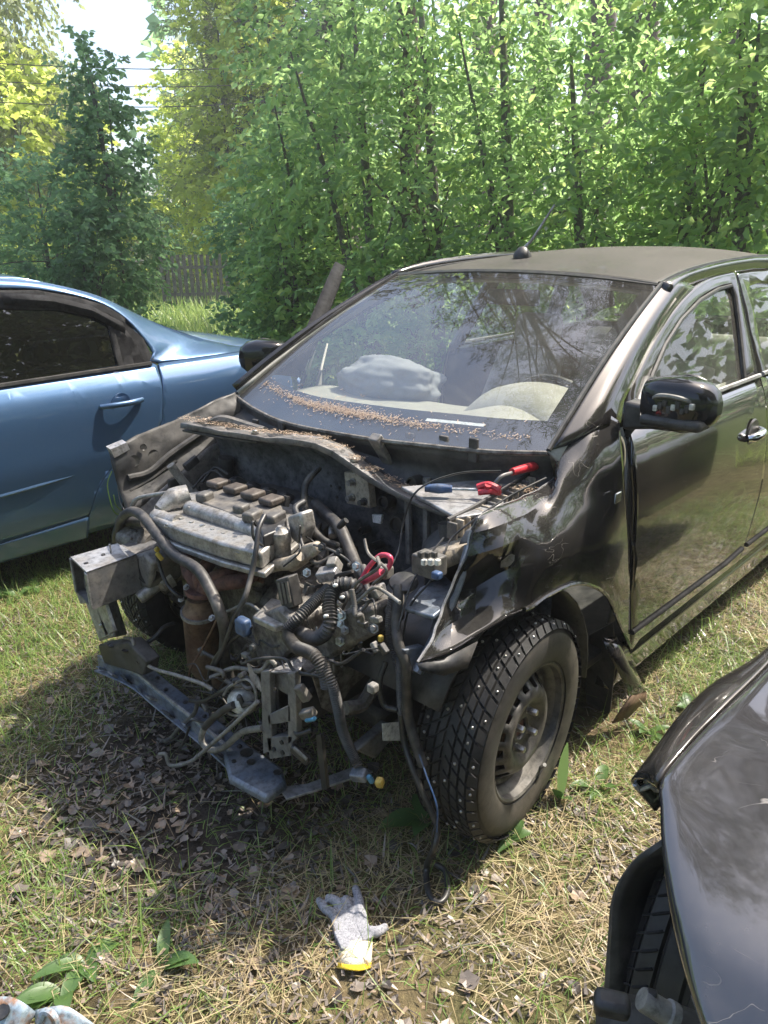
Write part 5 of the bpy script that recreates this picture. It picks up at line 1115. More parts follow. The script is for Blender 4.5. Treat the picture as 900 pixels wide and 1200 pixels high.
# ================================================================== GROUND, LITTER, GRASS
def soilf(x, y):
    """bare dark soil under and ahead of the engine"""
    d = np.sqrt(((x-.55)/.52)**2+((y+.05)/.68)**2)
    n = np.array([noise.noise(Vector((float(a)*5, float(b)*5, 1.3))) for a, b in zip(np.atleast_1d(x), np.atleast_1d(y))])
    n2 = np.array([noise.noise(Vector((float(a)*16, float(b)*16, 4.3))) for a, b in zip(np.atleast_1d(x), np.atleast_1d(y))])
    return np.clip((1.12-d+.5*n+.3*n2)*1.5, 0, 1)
def nz(x, y, s, k=0.): return np.array([noise.noise(Vector((float(a)*s+k, float(b)*s, k))) for a, b in zip(x, y)])
def hgt(x, y): return .018*nz(x, y, 1.7, 3.)+.008*nz(x, y, 6., 7.)
ax1 = np.concatenate([-np.geomspace(60, 3.2, 22), np.linspace(-3, 2.4, 110), np.geomspace(2.6, 60, 20)])
ay1 = np.concatenate([-np.geomspace(60, 3.2, 22), np.linspace(-3, 2.4, 110), np.geomspace(2.6, 60, 20)])
gx, gy = np.meshgrid(ax1, ay1, indexing='ij'); fx_, fy_ = gx.ravel(), gy.ravel()
near = np.clip(1.5-np.maximum(abs(fx_), abs(fy_))/4, 0, 1)
gz = hgt(fx_, fy_)*near
me = bpy.data.meshes.new('ground'); nx, ny = len(ax1), len(ay1)
idx = np.arange(nx*ny).reshape(nx, ny)
quads = np.stack([idx[:-1, :-1], idx[1:, :-1], idx[1:, 1:], idx[:-1, 1:]], -1).reshape(-1, 4)
me.from_pydata(np.stack([fx_, fy_, gz], 1).tolist(), [], quads.tolist())
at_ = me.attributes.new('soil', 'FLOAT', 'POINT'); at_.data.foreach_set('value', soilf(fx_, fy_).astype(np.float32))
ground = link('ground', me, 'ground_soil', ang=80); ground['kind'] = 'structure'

def fast_mesh(name, V, F, tone, mat, parent=None, smooth=False):
    """V (n,3), F (m,k) constant k, tone per vertex"""
    me = bpy.data.meshes.new(name); k = F.shape[1]
    me.vertices.add(len(V)); me.vertices.foreach_set('co', V.astype(np.float32).ravel())
    me.loops.add(F.size); me.loops.foreach_set('vertex_index', F.astype(np.int32).ravel())
    me.polygons.add(len(F)); me.polygons.foreach_set('loop_start', np.arange(0, F.size, k, dtype=np.int32))
    me.update(calc_edges=True)
    a = me.attributes.new('tone', 'FLOAT', 'POINT'); a.data.foreach_set('value', tone.astype(np.float32))
    me.materials.append(MATS[mat]); o = bpy.data.objects.new(name, me); COL.objects.link(o); o.parent = parent
    return o
def blades(pos, az, L, w, lean, curl, tone, mat, name):
    """tapered bent blades: 2 quads + tip as quads; lean 0 = upright, 1 = lying"""
    n = len(pos); d = np.stack([np.cos(az), np.sin(az), np.zeros(n)], 1); s = np.stack([-np.sin(az), np.cos(az), np.zeros(n)], 1)
    up = np.array([0, 0, 1.]); V = []
    for t, ww in ((0, 1.), (.45, .8), (1., .12)):
        ang = lean+curl*t
        p = pos+d*(L*t*np.sin(ang))[:, None]+up*(L*t*np.cos(ang))[:, None]
        V += [p-s*(w*ww/2)[:, None], p+s*(w*ww/2)[:, None]]
    V = np.stack(V, 1).reshape(-1, 3); b = np.arange(n)[:, None]*6
    F = np.concatenate([b+np.array([[0, 1, 3, 2]]), b+np.array([[2, 3, 5, 4]])], 0)
    return fast_mesh(name, V, F, np.repeat(tone, 6), mat)
def scatter(n, x0, x1, y0, y1): return rng.uniform(x0, x1, n), rng.uniform(y0, y1, n)
# dry cut straw lying flat
x, y = scatter(120000, -2.8, 1.5, -1.9, 1.7); s = soilf(x, y)
keep = rng.random(len(x)) < np.where(y > .5, .8, .42)*(1-.93*s)*np.clip(.6+1.3*nz(x, y, 2.6, 5.), .05, 1)
keep &= ~((x < -.3) & (abs(y) < .7)); x, y = x[keep], y[keep]; n = len(x)
pos = np.stack([x, y, hgt(x, y)+rng.uniform(.001, .022, n)], 1)
st_ = blades(pos, rng.uniform(0, 6.283, n), rng.gamma(2.2, .026, n)+.012, rng.uniform(.001, .003, n), rng.uniform(1.35, 1.6, n), rng.uniform(-.1, .12, n), np.clip(rng.normal(.5, .26, n)+.25*nz(x, y, 4., 2.), 0, 1), 'straw', 'dry_straw')
tag(st_, 'dry yellow straw and mown grass strewn over the ground', 'straw', kind='stuff')
# crumbs of leaf and chaff between the straw
x, y = scatter(70000, -2.6, 1.5, -1.6, 1.7); s = soilf(x, y); keep = (rng.random(len(x)) < np.clip(.55+1.2*nz(x, y, 3.1, 15.), .1, 1)) & ~((x < -.3) & (abs(y) < .7)); x, y = x[keep], y[keep]; n = len(x)
ch = blades(np.stack([x, y, hgt(x, y)+rng.uniform(.001, .016, n)], 1), rng.uniform(0, 6.283, n), rng.gamma(2.5, .008, n)+.006, rng.uniform(.002, .009, n), rng.uniform(1.1, 1.75, n), rng.uniform(-.4, .5, n), np.clip(rng.normal(.5, .3, n), 0, 1), 'leaf_dead', 'chaff')
tag(ch, 'brown chaff and crumbled leaf bits between the straw', 'chaff', kind='stuff')
# green grass
x, y = scatter(150000, -3.2, 1.6, -3.0, 1.8); s = soilf(x, y)
g = .27+.7*np.clip(nz(x, y, 1.3, 9.)*1.6, 0, 1)+.45*(y < -.55)*(x > -.6)+.9*np.exp(-((x-1.0)**2/.07+(y-.15)**2/.16))+.45*np.exp(-((x+.4)**2/.25+(y-1.0)**2/.02))+.5*np.exp(-((x-.28)**2/.02+(y-.6)**2/.05))+.5*np.exp(-((x+.15)**2/.04+(y-.95)**2/.01))+.35*(y < -1.0)
keep = (rng.random(len(x)) < g*(1-.8*s)*np.where((y > .45) & (x > -.9), .5, 1)) & ~((x < -.25) & (abs(y) < .72)); x, y = x[keep], y[keep]; n = len(x)
pos = np.stack([x, y, hgt(x, y)-.004], 1); tall = 1+.15*(y < -1.0)+.5*((x < -.2) & (y > .6))
gr = blades(pos, rng.uniform(0, 6.283, n), rng.gamma(4, .013, n)*tall+.015, rng.uniform(.0018, .0045, n), rng.uniform(.1, 1.15, n), rng.uniform(.0, .9, n), np.clip(rng.normal(.5, .25, n), 0, 1), 'grass_green', 'grass')
tag(gr, 'short green grass growing between the cars', 'grass', kind='stuff')
# meadow further back
ang = rng.uniform(R(178), R(262), 60000); rad = 2.6+rng.random(60000)**.7*24
x, y = 1.5+rad*np.cos(ang), 1.77+rad*np.sin(ang); k = ~((x > -4.2) & (x < 3) & (y > -3.9)); x, y = x[k], y[k]; n = len(x)
rr_ = np.hypot(x-1.5, y-1.8)
mg = blades(np.stack([x, y, np.zeros(n)], 1), rng.uniform(0, 6.283, n), rng.gamma(4, .05, n)+.08, .004+rr_*.0012, rng.uniform(.0, .6, n), rng.uniform(0, .7, n), np.clip(rng.normal(.62, .25, n), 0, 1), 'grass_green', 'meadow_grass')
tag(mg, 'taller meadow grass behind the parked cars', 'grass', kind='stuff')

# dead leaves
def leafmesh(seed):
    r = random.Random(seed); m_ = 11; V = [(0, 0, 0)]
    cu = r.uniform(-.8, .9); tw = r.uniform(-.8, .8)
    for k in range(m_):
        t = 6.283*k/m_; rad = (.5+.16*math.cos(t))*(1 if k % 2 else r.uniform(.66, .9)); a, b = rad*math.cos(t), rad*.78*math.sin(t)
        V.append((a, b, cu*a*a+tw*a*b+r.uniform(.0, .10)+.25*b*b))
    me = bpy.data.meshes.new('dead_leaf'); me.from_pydata(V, [], [(0, 1+k, 1+(k+1) % m_) for k in range(m_)])
    a_ = me.attributes.new('tone', 'FLOAT', 'POINT'); tt = r.random()**1.6; a_.data.foreach_set('value', [min(1, max(0, tt+r.uniform(-.1, .1))) for _ in V])
    me.materials.append(MATS['leaf_dead']); return me
LM = [leafmesh(s_) for s_ in range(14)]
def leafspots(n, cx, cy, sx, sy): return rng.normal(cx, sx, n), rng.normal(cy, sy, n)
xs, ys = [], []
for n_, cx, cy, sx, sy in ((105, .66, -.02, .24, .38), (30, .55, .5, .16, .16), (45, .95, -.2, .2, .35), (26, .2, 1.05, .4, .18)):
    a, b = leafspots(n_, cx, cy, sx, sy); xs.append(a); ys.append(b)
x, y = np.concatenate(xs), np.concatenate(ys); z = hgt(x, y)
for a, b, c in zip(x, y, z):
    o = bpy.data.objects.new('dead_leaf', random.choice(LM)); COL.objects.link(o); o.parent = ground
    o.location = (a, b, c+random.uniform(.004, .02)); o.scale = (random.uniform(.022, .058),)*3; o.rotation_euler = (random.uniform(-.3, .3), random.uniform(-.3, .3), random.uniform(0, 6.28))
V = []; F = []; T = []
x, y = leafspots(900, .5, .0, .3, .45)
for a, b, c in zip(x, y, hgt(x, y)):
    m_ = random.choice(LM); Mx = Matrix.LocRotScale(Vector((a, b, c+random.uniform(.0, .012))), Matrix.Rotation(random.uniform(0, 6.28), 3, 'Z') @ Matrix.Rotation(random.uniform(-.5, .5), 3, 'X'), Vector((1, 1, 1))*random.uniform(.012, .034))
    k0 = len(V); V += [Mx @ v.co for v in m_.vertices]; F += [(k0, k0+1+k, k0+1+(k+1) % 11) for k in range(11)]; T += [random.random()*.8]*12
lo_ = fast_mesh('leaf_litter', np.array([tuple(v) for v in V]), np.array(F), np.array(T), 'leaf_dead'); tag(lo_, 'small crumbled dead leaves covering the dark soil', 'leaves', kind='stuff')
# twigs and lumps of soil
for k in range(60):
    a, b = random.uniform(.2, 1.1), random.gauss(.1, .5); t = random.uniform(0, 6.28); l_ = random.uniform(.03, .12)
    c = Vector((a, b, float(hgt(np.array([a]), np.array([b]))[0])+.012)); d = Vector((math.cos(t), math.sin(t), random.uniform(-.05, .12)))*l_
    MB().tube([c, c+d*.5+Vector((0, 0, .006)), c+d], [.003, .0025, .0012], 5, 2).build('twig', 'bark_grey', ground)

# broad-leaved weeds
def weed(base, leaves, label, grp=None):
    o = tag(empty('broadleaf_weed', base), label, 'weed', grp)
    for az, l_, w_, rise, droop in leaves:
        d = Vector((math.cos(az), math.sin(az), 0)); s_ = Vector((-d.y, d.x, 0)); rows = []
        for t in np.linspace(0, 1, 7):
            c = d*l_*t*math.cos(rise)+Vector((0, 0, l_*(t*math.sin(rise)-droop*t*t))); hw = w_*.5*math.sin(math.pi*min(1, .06+.9*t**.8))
            rows.append([c-s_*hw+Vector((0, 0, hw*.35)), c, c+s_*hw+Vector((0, 0, hw*.35))])
        q = MB().grid(rows).build('leaf', 'leaf_weed', o, ang=180)
    return o
G = lambda px, py, z=0.: P(px, py, 'z', z)
weed(G(500, 965), [(-.7, .16, .075, .5, .5), (-1.9, .12, .05, .9, .4), (.3, .12, .05, .8, .5)], 'large pale green dock leaf beside the studded tyre')
weed(G(655, 938), [(2.6, .21, .055, 1.5, .06), (.2, .1, .035, 1.2, .3), (1.2, .09, .03, .9, .3)], 'tall dock leaf standing against the rim of the studded wheel')
for a, b, lab in ((600, 985, 'small rosette at the bottom edge of the studded tyre'), (760, 860, 'small rosette beside the hanging bent bracket'), (810, 835, 'small rosette in the sunlit straw between the sedan sill and dark wing'), (700, 925, 'small rosette in the straw behind the studded wheel')):
    weed(G(a, b), [(random.uniform(0, 6.28), random.uniform(.07, .12), random.uniform(.025, .04), random.uniform(.4, 1), .4) for _ in range(6)], lab, 'weeds along the sedan')
for a, b, lab in ((75, 1165, 'folded broad weed right above the rusty blue scrap'), (190, 1135, 'flat weed in the grass between glove and scrap'), (100, 1130, 'upright weed behind the folded one above the scrap'), (150, 780, 'weed at the end of the lower crossmember'), (45, 690, 'weed in the shade under the sill of the blue sedan'), (120, 690, 'weed next to the cut chassis rail end'), (20, 700, 'leafy weed under the rear door of the blue sedan')):
    weed(G(a, b), [(random.uniform(0, 6.28), random.uniform(.08, .14), random.uniform(.03, .05), random.uniform(.3, .9), .4) for _ in range(5)], lab, 'weeds in the mown grass')

# ================================================================== GLOVE
glv = tag(empty('work_glove', G(410, 1090)), 'grey knitted work glove with cream cuff and yellow hem lying on the straw', 'glove'); gb_ = Vector(glv.location)
def gl(a, b, z=.02): return P(a, b, 'z', z)-gb_
gm = MB()
pal = [(386, 1066), (400, 1058), (416, 1056), (428, 1062), (432, 1082), (436, 1098), (400, 1112), (392, 1094)]
gm.prism([gl(a, b, .026) for a, b in pal], (0, 0, -.022))
gm.tube([gl(392, 1072), gl(380, 1064, .022), gl(373, 1054, .018)], [.013, .011, .009], 10)
gm.tube([gl(405, 1066), gl(394, 1056, .03), gl(385, 1052, .028), gl(392, 1058, .02)], [.013, .012, .010, .009], 10)
gm.tube([gl(412, 1066), gl(404, 1054, .034), gl(412, 1056, .022)], [.012, .011, .009], 10)
gm.tube([gl(422, 1076), gl(421, 1056, .024), gl(416, 1040, .02)], [.013, .012, .010], 10)
gm.tube([gl(432, 1092), gl(442, 1092, .02), gl(453, 1086, .014)], [.014, .013, .010], 10)
go = gm.build('hand', 'knit_grey', glv, ang=180)
rm = go.modifiers.new('merge', 'REMESH'); rm.mode = 'VOXEL'; rm.voxel_size = .0028; rm.use_smooth_shade = True
sm_ = go.modifiers.new('soft', 'SMOOTH'); sm_.iterations = 6; sm_.factor = .5
cf = [(398, 1110), (410, 1103), (424, 1100), (436, 1098)]; ce = [(396, 1128), (408, 1130), (422, 1130), (434, 1128)]; cy = [(395, 1134), (408, 1136), (422, 1137), (433, 1135)]
def cuff(A_, B_p, name, mat, z0, z1):
    top_ = [gl(a, b, z) for (a, b), z in zip(A_, (.012, z0, z0, .012))]; bo2 = [gl(a, b, z) for (a, b), z in zip(B_p, (.010, z1, z1, .010))]
    lo_t = [gl(a, b, .004) for a, b in A_]; lo_b = [gl(a, b, .004) for a, b in B_p]
    MB().grid(smooth_grid([top_+lo_t[::-1]+[top_[0]], bo2+lo_b[::-1]+[bo2[0]]], 3, 3)).build(name, mat, glv, solid=.003, ang=180)
cuff(cf, ce, 'cuff', 'knit_cream', .026, .024); cuff(ce, cy, 'hem', 'knit_yellow', .024, .024)

# ================================================================== RUSTY SCRAP in the corner
scp = tag(empty('scrap_panel', G(40, 1200)), 'pale blue rusty bent sheet-metal scrap lying in the grass', 'scrap metal'); sb = Vector(scp.location)
def sp2(a, b, z): return P(a, b, 'z', z)-sb
MB().grid(smooth_grid([[sp2(-60, 1190, .10), sp2(0, 1168, .13), sp2(28, 1176, .13), sp2(42, 1186, .09)], [sp2(-60, 1250, .05), sp2(0, 1215, .08), sp2(20, 1215, .08), sp2(30, 1215, .05)], [sp2(-60, 1300, .01), sp2(0, 1280, .01), sp2(20, 1270, .01), sp2(30, 1260, .01)]], 3, 3)).build('sheet', 'rusty_blue', scp, solid=.003)
MB().grid(smooth_grid([[sp2(40, 1184, .08), sp2(56, 1181, .10), sp2(80, 1180, .10), sp2(112, 1202, .06)], [sp2(42, 1215, .05), sp2(60, 1212, .06), sp2(84, 1212, .06), sp2(112, 1225, .03)], [sp2(40, 1260, .01), sp2(60, 1260, .01), sp2(84, 1260, .01), sp2(112, 1260, .01)]], 3, 3)).build('sheet', 'rusty_blue', scp, solid=.003)
MB().tube([sp2(46, 1198, .08), sp2(52, 1186, .10), sp2(62, 1190, .10), sp2(68, 1205, .07)], .008, 8).build('hook', 'rusty_blue', scp)
hole_shade_disc(scp, sp2(2, 1186, .118), (.2, .1, 1), .014)

# ================================================================== PINE NEEDLES on windscreen foot and cowl
V = []; F = []; T = []
def needle(c, nrm, l_, w_):
    d = Vector((random.gauss(0, 1), random.gauss(0, 1), random.gauss(0, 1))); d = (d-nrm*d.dot(nrm)).normalized(); s_ = nrm.cross(d)*w_
    k0 = len(V); V.extend([c-d*l_/2-s_, c-d*l_/2+s_, c+d*l_/2+s_, c+d*l_/2-s_]); F.append((k0, k0+1, k0+2, k0+3)); T.append(random.uniform(.3, 1))
wn = Vector((.42, 0, .9)).normalized()
for k in range(1900):
    u = min(.97, max(.06, random.gauss(.42, .15) if k % 4 else random.uniform(.05, .95))); t = .105-.05*(u-.2)+random.gauss(0, .009)*(1 if k % 5 else 3.2)-.03*max(0, u-.55)
    needle(WS(max(.0, t), u, .002+random.uniform(0, .004)), wn, random.uniform(.003, .014), random.uniform(.0004, .0014))
for k in range(1800):
    q = random.choice(L); c = q.lerp(random.choice(L), .05*random.random())+Vector((random.uniform(-.05, -.005), random.uniform(-.03, .03), .024+random.uniform(0, .006)))
    needle(c, Vector((0, 0, 1)), random.uniform(.003, .014), random.uniform(.0004, .0014))
nl = fast_mesh('needle_litter', np.array([tuple(v) for v in V]), np.array(F), np.repeat(np.array(T), 4), 'needles'); tag(nl, 'brown pine needles and husks lying along the foot of the windscreen', 'needles', kind='stuff')
for k in range(14):
    c = P(random.uniform(228, 246), random.uniform(492, 500), 'x', .06)
    o = bpy.data.objects.new('dead_leaf', LM[k]); COL.objects.link(o); o.parent = ground; o.location = c+Vector((0, 0, .012)); o.scale = (.02,)*3; o.rotation_euler = (.2, .1, k)

# ================================================================== TREES AND SHRUBS
def at(px, depth): d = ray(px, 281); return Vector((CAM[0]+d[0]*depth, CAM[1]+d[1]*depth, 0))
def crown_mesh(name, centers, ntw, per, L0, W0, mat, parent, tone_mu=.5, droop=.25, twl=.4, upb=.5, base=Vector((0, 0, 0)), hollow=.55, six=True):
    """leaves strung along twigs that fill several ellipsoids; denser toward the outside"""
    cs = np.array([c[0] for c in centers]); rs = np.array([c[1] for c in centers]); vol = np.cbrt(rs.prod(1))**2; pk = rng.choice(len(cs), ntw, p=vol/vol.sum())
    d = rng.normal(size=(ntw, 3)); d /= np.linalg.norm(d, axis=1)[:, None]
    r = hollow+(1-hollow)*rng.random(ntw)**.6
    st0 = cs[pk]+d*rs[pk]*r[:, None]
    td = d*.8+rng.normal(size=(ntw, 3))*.5; td[:, 2] -= droop*.6; td /= np.linalg.norm(td, axis=1)[:, None]
    tl = twl*rng.uniform(.6, 1.3, ntw); n = ntw*per
    k = np.tile(np.arange(per)/per, ntw); ti = np.repeat(np.arange(ntw), per)
    p = st0[ti]+td[ti]*(tl[ti]*k)[:, None]; p[:, 2] -= droop*.5*tl[ti]*k**2
    side = np.cross(td, [0, 0, 1.]); side /= np.linalg.norm(side, axis=1)[:, None]+1e-9
    sgn = np.where(np.arange(n) % 2 == 0, 1., -1.)
    ld = td[ti]*.55+side[ti]*(sgn*.9)[:, None]+rng.normal(size=(n, 3))*.35; ld[:, 2] -= droop; ld /= np.linalg.norm(ld, axis=1)[:, None]
    nr = rng.normal(size=(n, 3))*.6; nr[:, 2] += upb*.75; nr -= ld*(nr*ld).sum(1)[:, None]; nr /= np.linalg.norm(nr, axis=1)[:, None]+1e-9
    sd = np.cross(ld, nr); Lf = L0*rng.uniform(.6, 1.3, n); Wf = W0*rng.uniform(.7, 1.25, n)
    ok = p[:, 2] > .03-base.z
    pts = []
    for a, b, f in ((0, 0, 0), (.32, .5, .10), (.68, .38, .10), (1, 0, -.12), (.68, -.38, .10), (.32, -.5, .10)) if six else ((0, 0, 0), (.45, .5, .1), (1, 0, -.1), (.45, -.5, .1)):
        pts.append(p+ld*(Lf*a)[:, None]+sd*(Wf*b)[:, None]+nr*(Lf*f)[:, None])
    q = len(pts); V = np.stack(pts, 1)[ok].reshape(-1, 3); m_ = int(ok.sum()); b = np.arange(m_)[:, None]*q
    F = np.concatenate([b+np.array([[0, 1, 2, 3]]), b+np.array([[0, 3, 4, 5]])], 0) if six else b+np.array([[0, 1, 2, 3]])
    tt = np.clip(tone_mu+rng.normal(0, .21, ntw)[ti]+rng.normal(0, .1, n), 0, 1)[ok]
    return fast_mesh(name, V, F, np.repeat(tt, q), mat, parent)
def limbs(o, h, r0, centers, bark, lean=(0, 0), nl=7, forks=0, top=.9, name='trunk'):
    mb = MB(); tp = Vector((lean[0]*h, lean[1]*h, h*top)); mid_ = Vector((lean[0]*h*.4+random.uniform(-.04, .04)*h*.3, lean[1]*h*.4, h*.45))
    ax_ = spline([Vector((0, 0, -.05)), mid_, tp], 8); mb.tube([Vector((0, 0, -.05)), mid_, tp], [r0*1.25, r0, r0*.75, r0*.2], 9)
    for k in range(nl):
        c = Vector(centers[k % len(centers)][0]); rr = Vector(centers[k % len(centers)][1])
        t = random.uniform(.25, .85); s_ = ax_[int(t*(len(ax_)-1))]; e = c+Vector((random.uniform(-.7, .7)*rr.x, random.uniform(-.7, .7)*rr.y, random.uniform(-.2, .7)*rr.z))
        mb.tube([s_, s_.lerp(e, .5)+Vector((0, 0, .1*h*.1)), e], [r0*.4*(1.1-t*.6), r0*.25, r0*.08], 6, 4)
    return mb.build(name, bark, o)
def tree(name, base, h, r0, blobs, label, cat, leaf, bark, ntw, per, L0, W0, grp=None, tone=.5, lean=(0, 0), droop=.25, twl=.4, nl=7, six=True, top=.9, hollow=.5, multi=0):
    o = tag(empty(name, base), label, cat, grp)
    cen = [((a, b, c), (ra, rb, rc_)) for a, b, c, ra, rb, rc_ in blobs]
    limbs(o, h, r0, cen, bark, lean, nl, top=top)
    for k in range(multi): limbs(o, h*.8, r0*.7, cen, bark, (random.uniform(-.2, .2), random.uniform(-.2, .2)), 4, top=top, name='stem')
    crown_mesh('crown', cen, ntw, per, L0, W0, leaf, o, tone, droop, twl, base=Vector(base), six=six, hollow=hollow); return o
def lump(h, w_, n, z0=.15, sq=1.):
    out = []
    for k in range(n):
        t = (k+.5)/n; z = h*(z0+(1-z0)*t); rad = w_*(.55+.45*math.sin(math.pi*min(1, .25+t*.75)))*random.uniform(.7, 1.05)
        a = random.uniform(0, 6.28); q = w_*.45*random.random()
        out.append((q*math.cos(a), q*math.sin(a), z, rad*.75, rad*.75, h*.6/n*random.uniform(.8, 1.3)*sq))
    return out
# box-elder thicket right behind the stripped car
mp = [(372, 8.2, 3.9, 1.0, .45, 'slim box elder at the open-door end of the thicket, next to the lawn'), (440, 7.3, 4.3, 1.2, .5, 'broad box elder behind the passenger side of the windscreen'), (520, 6.9, 4.4, 1.25, .5, 'bright leafy box elder standing in front of the slim grey trunk'),
      (610, 6.6, 4.3, 1.25, .45, 'box elder directly behind the roof antenna of the black sedan'), (700, 6.4, 3.3, 1.2, .5, 'box elder in front of the two thick pine trunks'), (800, 6.1, 3.7, 1.2, .55, 'box elder with drooping fresh leaves behind the driver side roof rail'),
      (880, 5.9, 4.2, 1.3, .6, 'box elder overhanging the rear doors of the black sedan'), (975, 5.8, 4.2, 1.3, .5, 'box elder beyond the boot of the black sedan')]
for (px, dp, h, w_, tn, lab), ls in zip(mp, (.075, .1, .085, .07, .095, .08, .1, .085)):
    tree('box_elder', at(px, dp), h, .05, lump(h, w_, 7, .05), lab, 'tree', 'leaf_maple', 'bark_grey', int(470*(.092/ls)**1.2), 11, ls, ls*random.uniform(.42, .58), 'box elders behind the sedan', tn, (random.uniform(-.1, .1), random.uniform(-.1, .1)), .35, .5, 5, multi=1)
for px, dp, h, w_, tn, lab in ((405, 10.2, 4.2, 1.5, .5, 'shadowy tree behind the left end of the box elder row'), (490, 9.8, 4.6, 1.5, .45, 'shadowy tree behind the slim grey pine trunk'), (575, 9.5, 4.4, 1.5, .45, 'shadowy tree in the second row left of the antenna'), (660, 9.2, 3.7, 1.5, .45, 'shadowy tree just left of the thick pine trunks'), (750, 9.0, 3.5, 1.5, .5, 'shadowy tree at the foot of the thick pine trunks'), (850, 8.6, 3.5, 1.5, .5, 'shadowy tree behind the half hidden pine trunk'), (950, 8.4, 4.2, 1.5, .5, 'shadowy tree behind the box elder beyond the boot')):
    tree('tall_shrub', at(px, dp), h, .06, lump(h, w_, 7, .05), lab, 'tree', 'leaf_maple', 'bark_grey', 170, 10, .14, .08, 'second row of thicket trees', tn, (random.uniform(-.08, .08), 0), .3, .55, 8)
# pines whose trunks stand in the thicket
for px, dp, h, r0, lab in ((487, 7.5, 15, .09, 'slim grey pine trunk rising through the thicket'), (735, 10.5, 18, .21, 'thick dark pine trunk seen above the thicket'), (690, 13, 19, .22, 'second thick pine trunk behind the first one'), (832, 9.8, 18, .15, 'pine trunk half hidden by leaves beyond the rear door'), (560, 15, 16, .2, 'pine deep in the wood behind the antenna'), (620, 17, 16, .2, 'pine with bare lower trunk deep in the wood')):
    b = at(px, dp); tree('pine_tree', b, h, r0, [(random.uniform(-.5, .5), random.uniform(-.5, .5), z, 1.8, 1.8, .6) for z in np.linspace(h*.74, h*.98, 6)], lab, 'tree', 'leaf_pine', 'bark_pine', 800, 14, .2, .022, 'pines in the wood', .5, (0, 0), .1, .5, 14, six=False, top=.98, hollow=.2)
# tall trees that the windscreen and the side windows mirror
tree('pine_tree', at(400, 12), 14.5, .17, [(random.uniform(-.6, .6), random.uniform(-.6, .6), z, 1.7, 1.7, .7) for z in np.linspace(6.2, 14, 9)], 'tall pine with a high crown at the left end of the thicket', 'tree', 'leaf_pine', 'bark_pine', 900, 14, .22, .03, 'pines in the wood', .5, (0, 0), .1, .5, 14, six=False, top=.98, hollow=.2)
for (bx, by, h), lab in zip(((-5.2, 6.6, 14), (-2.0, 9.0, 14), (3.0, 10, 13), (7, 8.5, 12)), ('birch mirrored in the blue sedan behind its rear door', 'broad birch across the yard facing the stripped car', 'birch across the yard facing the engine', 'birch at the corner of the yard facing the blue sedan')):
    tree('yard_birch', (bx, by, 0), h, .15, lump(h, 2.6, 10, .25), lab, 'tree', 'leaf_birch', 'bark_birch', 1500, 11, .24, .15, 'birches across the yard', .5, (0, 0), .4, .8, 9, six=False)
# left background
tree('young_birch', at(135, 10.2), 4.0, .045, [(0, 0, 1.5, .7, .7, .6), (.15, 0, 2.2, .55, .55, .5), (-.1, 0, 2.8, .42, .42, .5), (.05, .1, 3.4, .3, .3, .4), (0, 0, 3.8, .14, .14, .25)], 'dark green narrow young tree standing against the bright bushes', 'tree', 'leaf_dark', 'bark_grey', 520, 9, .09, .06, None, .35, (.02, .02), .3, .35, 9)
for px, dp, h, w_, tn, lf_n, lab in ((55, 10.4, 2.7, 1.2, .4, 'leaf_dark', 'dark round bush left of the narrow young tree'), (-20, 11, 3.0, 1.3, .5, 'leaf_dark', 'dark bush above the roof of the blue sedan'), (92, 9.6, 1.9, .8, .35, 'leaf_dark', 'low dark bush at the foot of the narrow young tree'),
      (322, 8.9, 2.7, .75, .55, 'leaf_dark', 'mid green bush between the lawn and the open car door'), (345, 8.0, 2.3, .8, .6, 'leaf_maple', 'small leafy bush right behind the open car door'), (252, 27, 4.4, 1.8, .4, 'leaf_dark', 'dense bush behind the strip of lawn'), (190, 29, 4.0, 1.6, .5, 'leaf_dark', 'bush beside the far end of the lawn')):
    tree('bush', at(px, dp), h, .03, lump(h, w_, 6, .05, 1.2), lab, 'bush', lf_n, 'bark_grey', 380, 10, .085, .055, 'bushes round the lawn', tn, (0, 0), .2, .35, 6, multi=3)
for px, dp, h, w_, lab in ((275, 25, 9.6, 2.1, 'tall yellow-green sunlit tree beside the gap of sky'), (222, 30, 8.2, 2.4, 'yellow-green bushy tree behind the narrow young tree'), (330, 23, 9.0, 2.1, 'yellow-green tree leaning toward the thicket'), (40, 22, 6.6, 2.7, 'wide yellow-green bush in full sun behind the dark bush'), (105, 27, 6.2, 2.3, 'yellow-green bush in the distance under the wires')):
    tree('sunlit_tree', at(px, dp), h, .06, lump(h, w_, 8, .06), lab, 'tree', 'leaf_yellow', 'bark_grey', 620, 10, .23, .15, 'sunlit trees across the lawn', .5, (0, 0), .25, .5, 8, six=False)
for px, dp, h, w_, lab in ((25, 23, 13, 2.6, 'large weeping birch at the edge of the sky'), (-60, 22, 13, 2.6, 'weeping birch next to the largest birch'), (95, 29, 7.5, 2.0, 'smaller far birch under the sky gap')):
    tree('weeping_birch', at(px, dp), h, .16, lump(h, w_, 9, .2), lab, 'tree', 'leaf_birch', 'bark_birch', 900, 12, .2, .12, 'birches in the distance', .5, (0, 0), .9, 1.2, 9, six=False)
for px, dp, h, lab in ((262, 27, 13, 'far pine with thin crown right of the sky gap'), (300, 26, 14, 'far pine behind the tall yellow-green tree'), (345, 24, 15, 'tall sparse pine above the yellow-green trees'), (415, 22, 15, 'tall pine behind the left end of the thicket')):
    tree('pine_tree', at(px, dp), h, .17, [(random.uniform(-.5, .5), random.uniform(-.5, .5), z, 1.6*(1.2-z/h*.8), 1.6*(1.2-z/h*.8), .8) for z in np.linspace(h*.3, h*.97, 9)], lab, 'tree', 'leaf_birch' if px < 320 else 'leaf_pine', 'bark_pine', 750, 12, .26, .05, 'far pines', .35, (0, 0), .15, .7, 14, six=False, top=.98, hollow=.2)
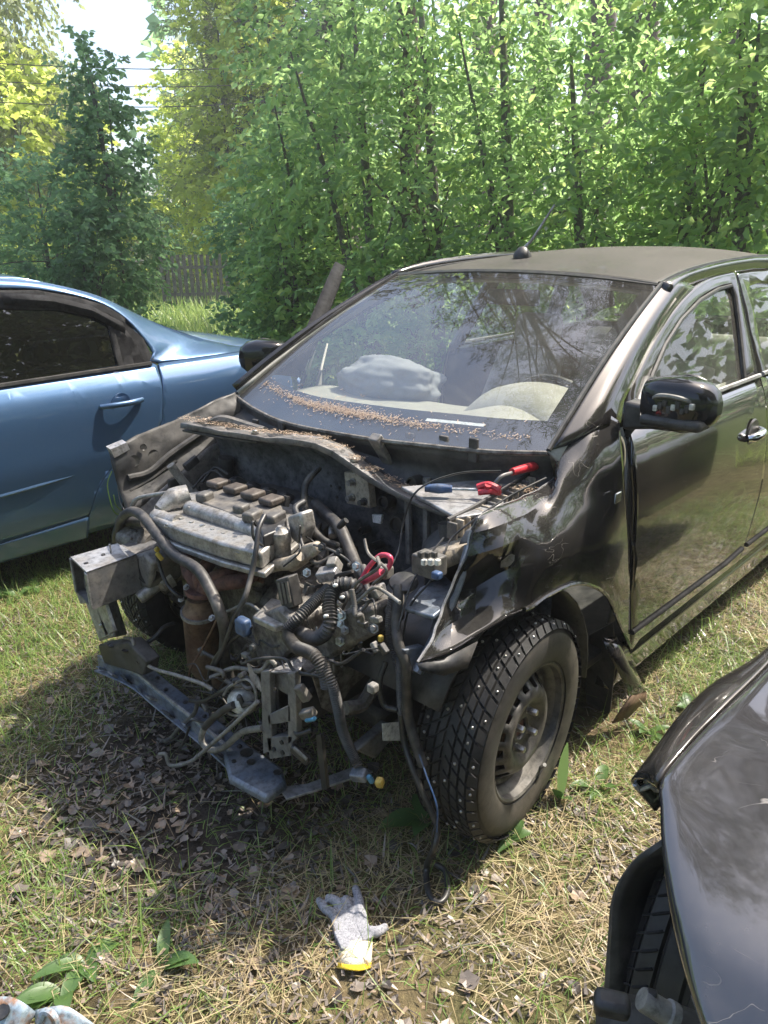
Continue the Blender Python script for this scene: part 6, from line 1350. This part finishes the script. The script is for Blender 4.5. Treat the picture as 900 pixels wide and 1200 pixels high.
# distant wood all round (reads as one mass)
cen = []
for k in range(90):
    a = 6.283*k/90+random.uniform(-.03, .03); r_ = random.uniform(34, 44); h = random.uniform(8, 14)
    px_a = (a-math.atan2(FW[1], FW[0])+math.pi) % 6.283-math.pi
    if .22 < px_a < .44: h = 6.5
    for z in (1.5, h*.35, h*.6, h*.85): cen.append(((r_*math.cos(a), r_*math.sin(a), z), (2.2, 2.2, h*.2)))
dw = crown_mesh('distant_wood', cen, 9000, 6, .75, .5, 'leaf_dark', None, .6, .2, 1.2, six=False); tag(dw, 'distant wood closing the clearing on all sides', 'wood', kind='stuff')
# old picket fence behind the bushes, overhead wires
fa, fb = at(185, 19), at(262, 19); fen_ = tag(empty('picket_fence', fa), 'weathered grey picket fence glimpsed behind the bushes', 'fence'); fd_ = fb-fa; ang_ = math.atan2(fd_.y, fd_.x)
for k in range(12): MB().box(fd_*(k/11)+Vector((0, 0, .68)), (.09, .02, 1.25), ang_).build('picket', 'wood_grey', fen_, bev=.004)
for z in (.35, 1.0): MB().box(fd_*.5+Vector((0, 0, z)), (fd_.length, .05, .08), ang_).build('rail', 'wood_grey', fen_)
for k, (z0, z1, lab) in enumerate(((0, 0, 'uppermost overhead wire crossing the gap of sky'), (.35, .3, 'middle overhead wire crossing the gap of sky'), (.75, .6, 'lowest overhead wire crossing the gap of sky'))):
    a, b = P(-60, 72, 'x', at(-60, 19).x), P(420, 76, 'x', at(420, 19).x)
    tag(MB().tube([a-Vector((0, 0, z0)), a.lerp(b, .5)-Vector((0, 0, .12+z0)), b-Vector((0, 0, z1))], .010, 5, 8).build('overhead_wire', 'trim_black'), lab, 'wire', 'overhead wires')

# ================================================================== HAZE: sunlit summer air over the clearing
hzb = MB().box((0, 0, 10), (123, 123, 22)); hm_ = bpy.data.meshes.new('haze'); hm_.from_pydata([tuple(v) for v in hzb.v], [], hzb.f)
hmat = bpy.data.materials.new('haze'); hmat.use_nodes = True; ht = hmat.node_tree; ht.nodes.remove(ht.nodes['Principled BSDF'])
vol = ht.nodes.new('ShaderNodeVolumePrincipled'); vol.inputs['Color'].default_value = (.93, .95, .97, 1); vol.inputs['Density'].default_value = .003; vol.inputs['Anisotropy'].default_value = .3
ht.links.new(vol.outputs[0], ht.nodes['Material Output'].inputs['Volume']); hm_.materials.append(hmat)
ho = bpy.data.objects.new('haze', hm_); COL.objects.link(ho); tag(ho, 'thin bright summer haze in the clearing', 'haze', kind='stuff')
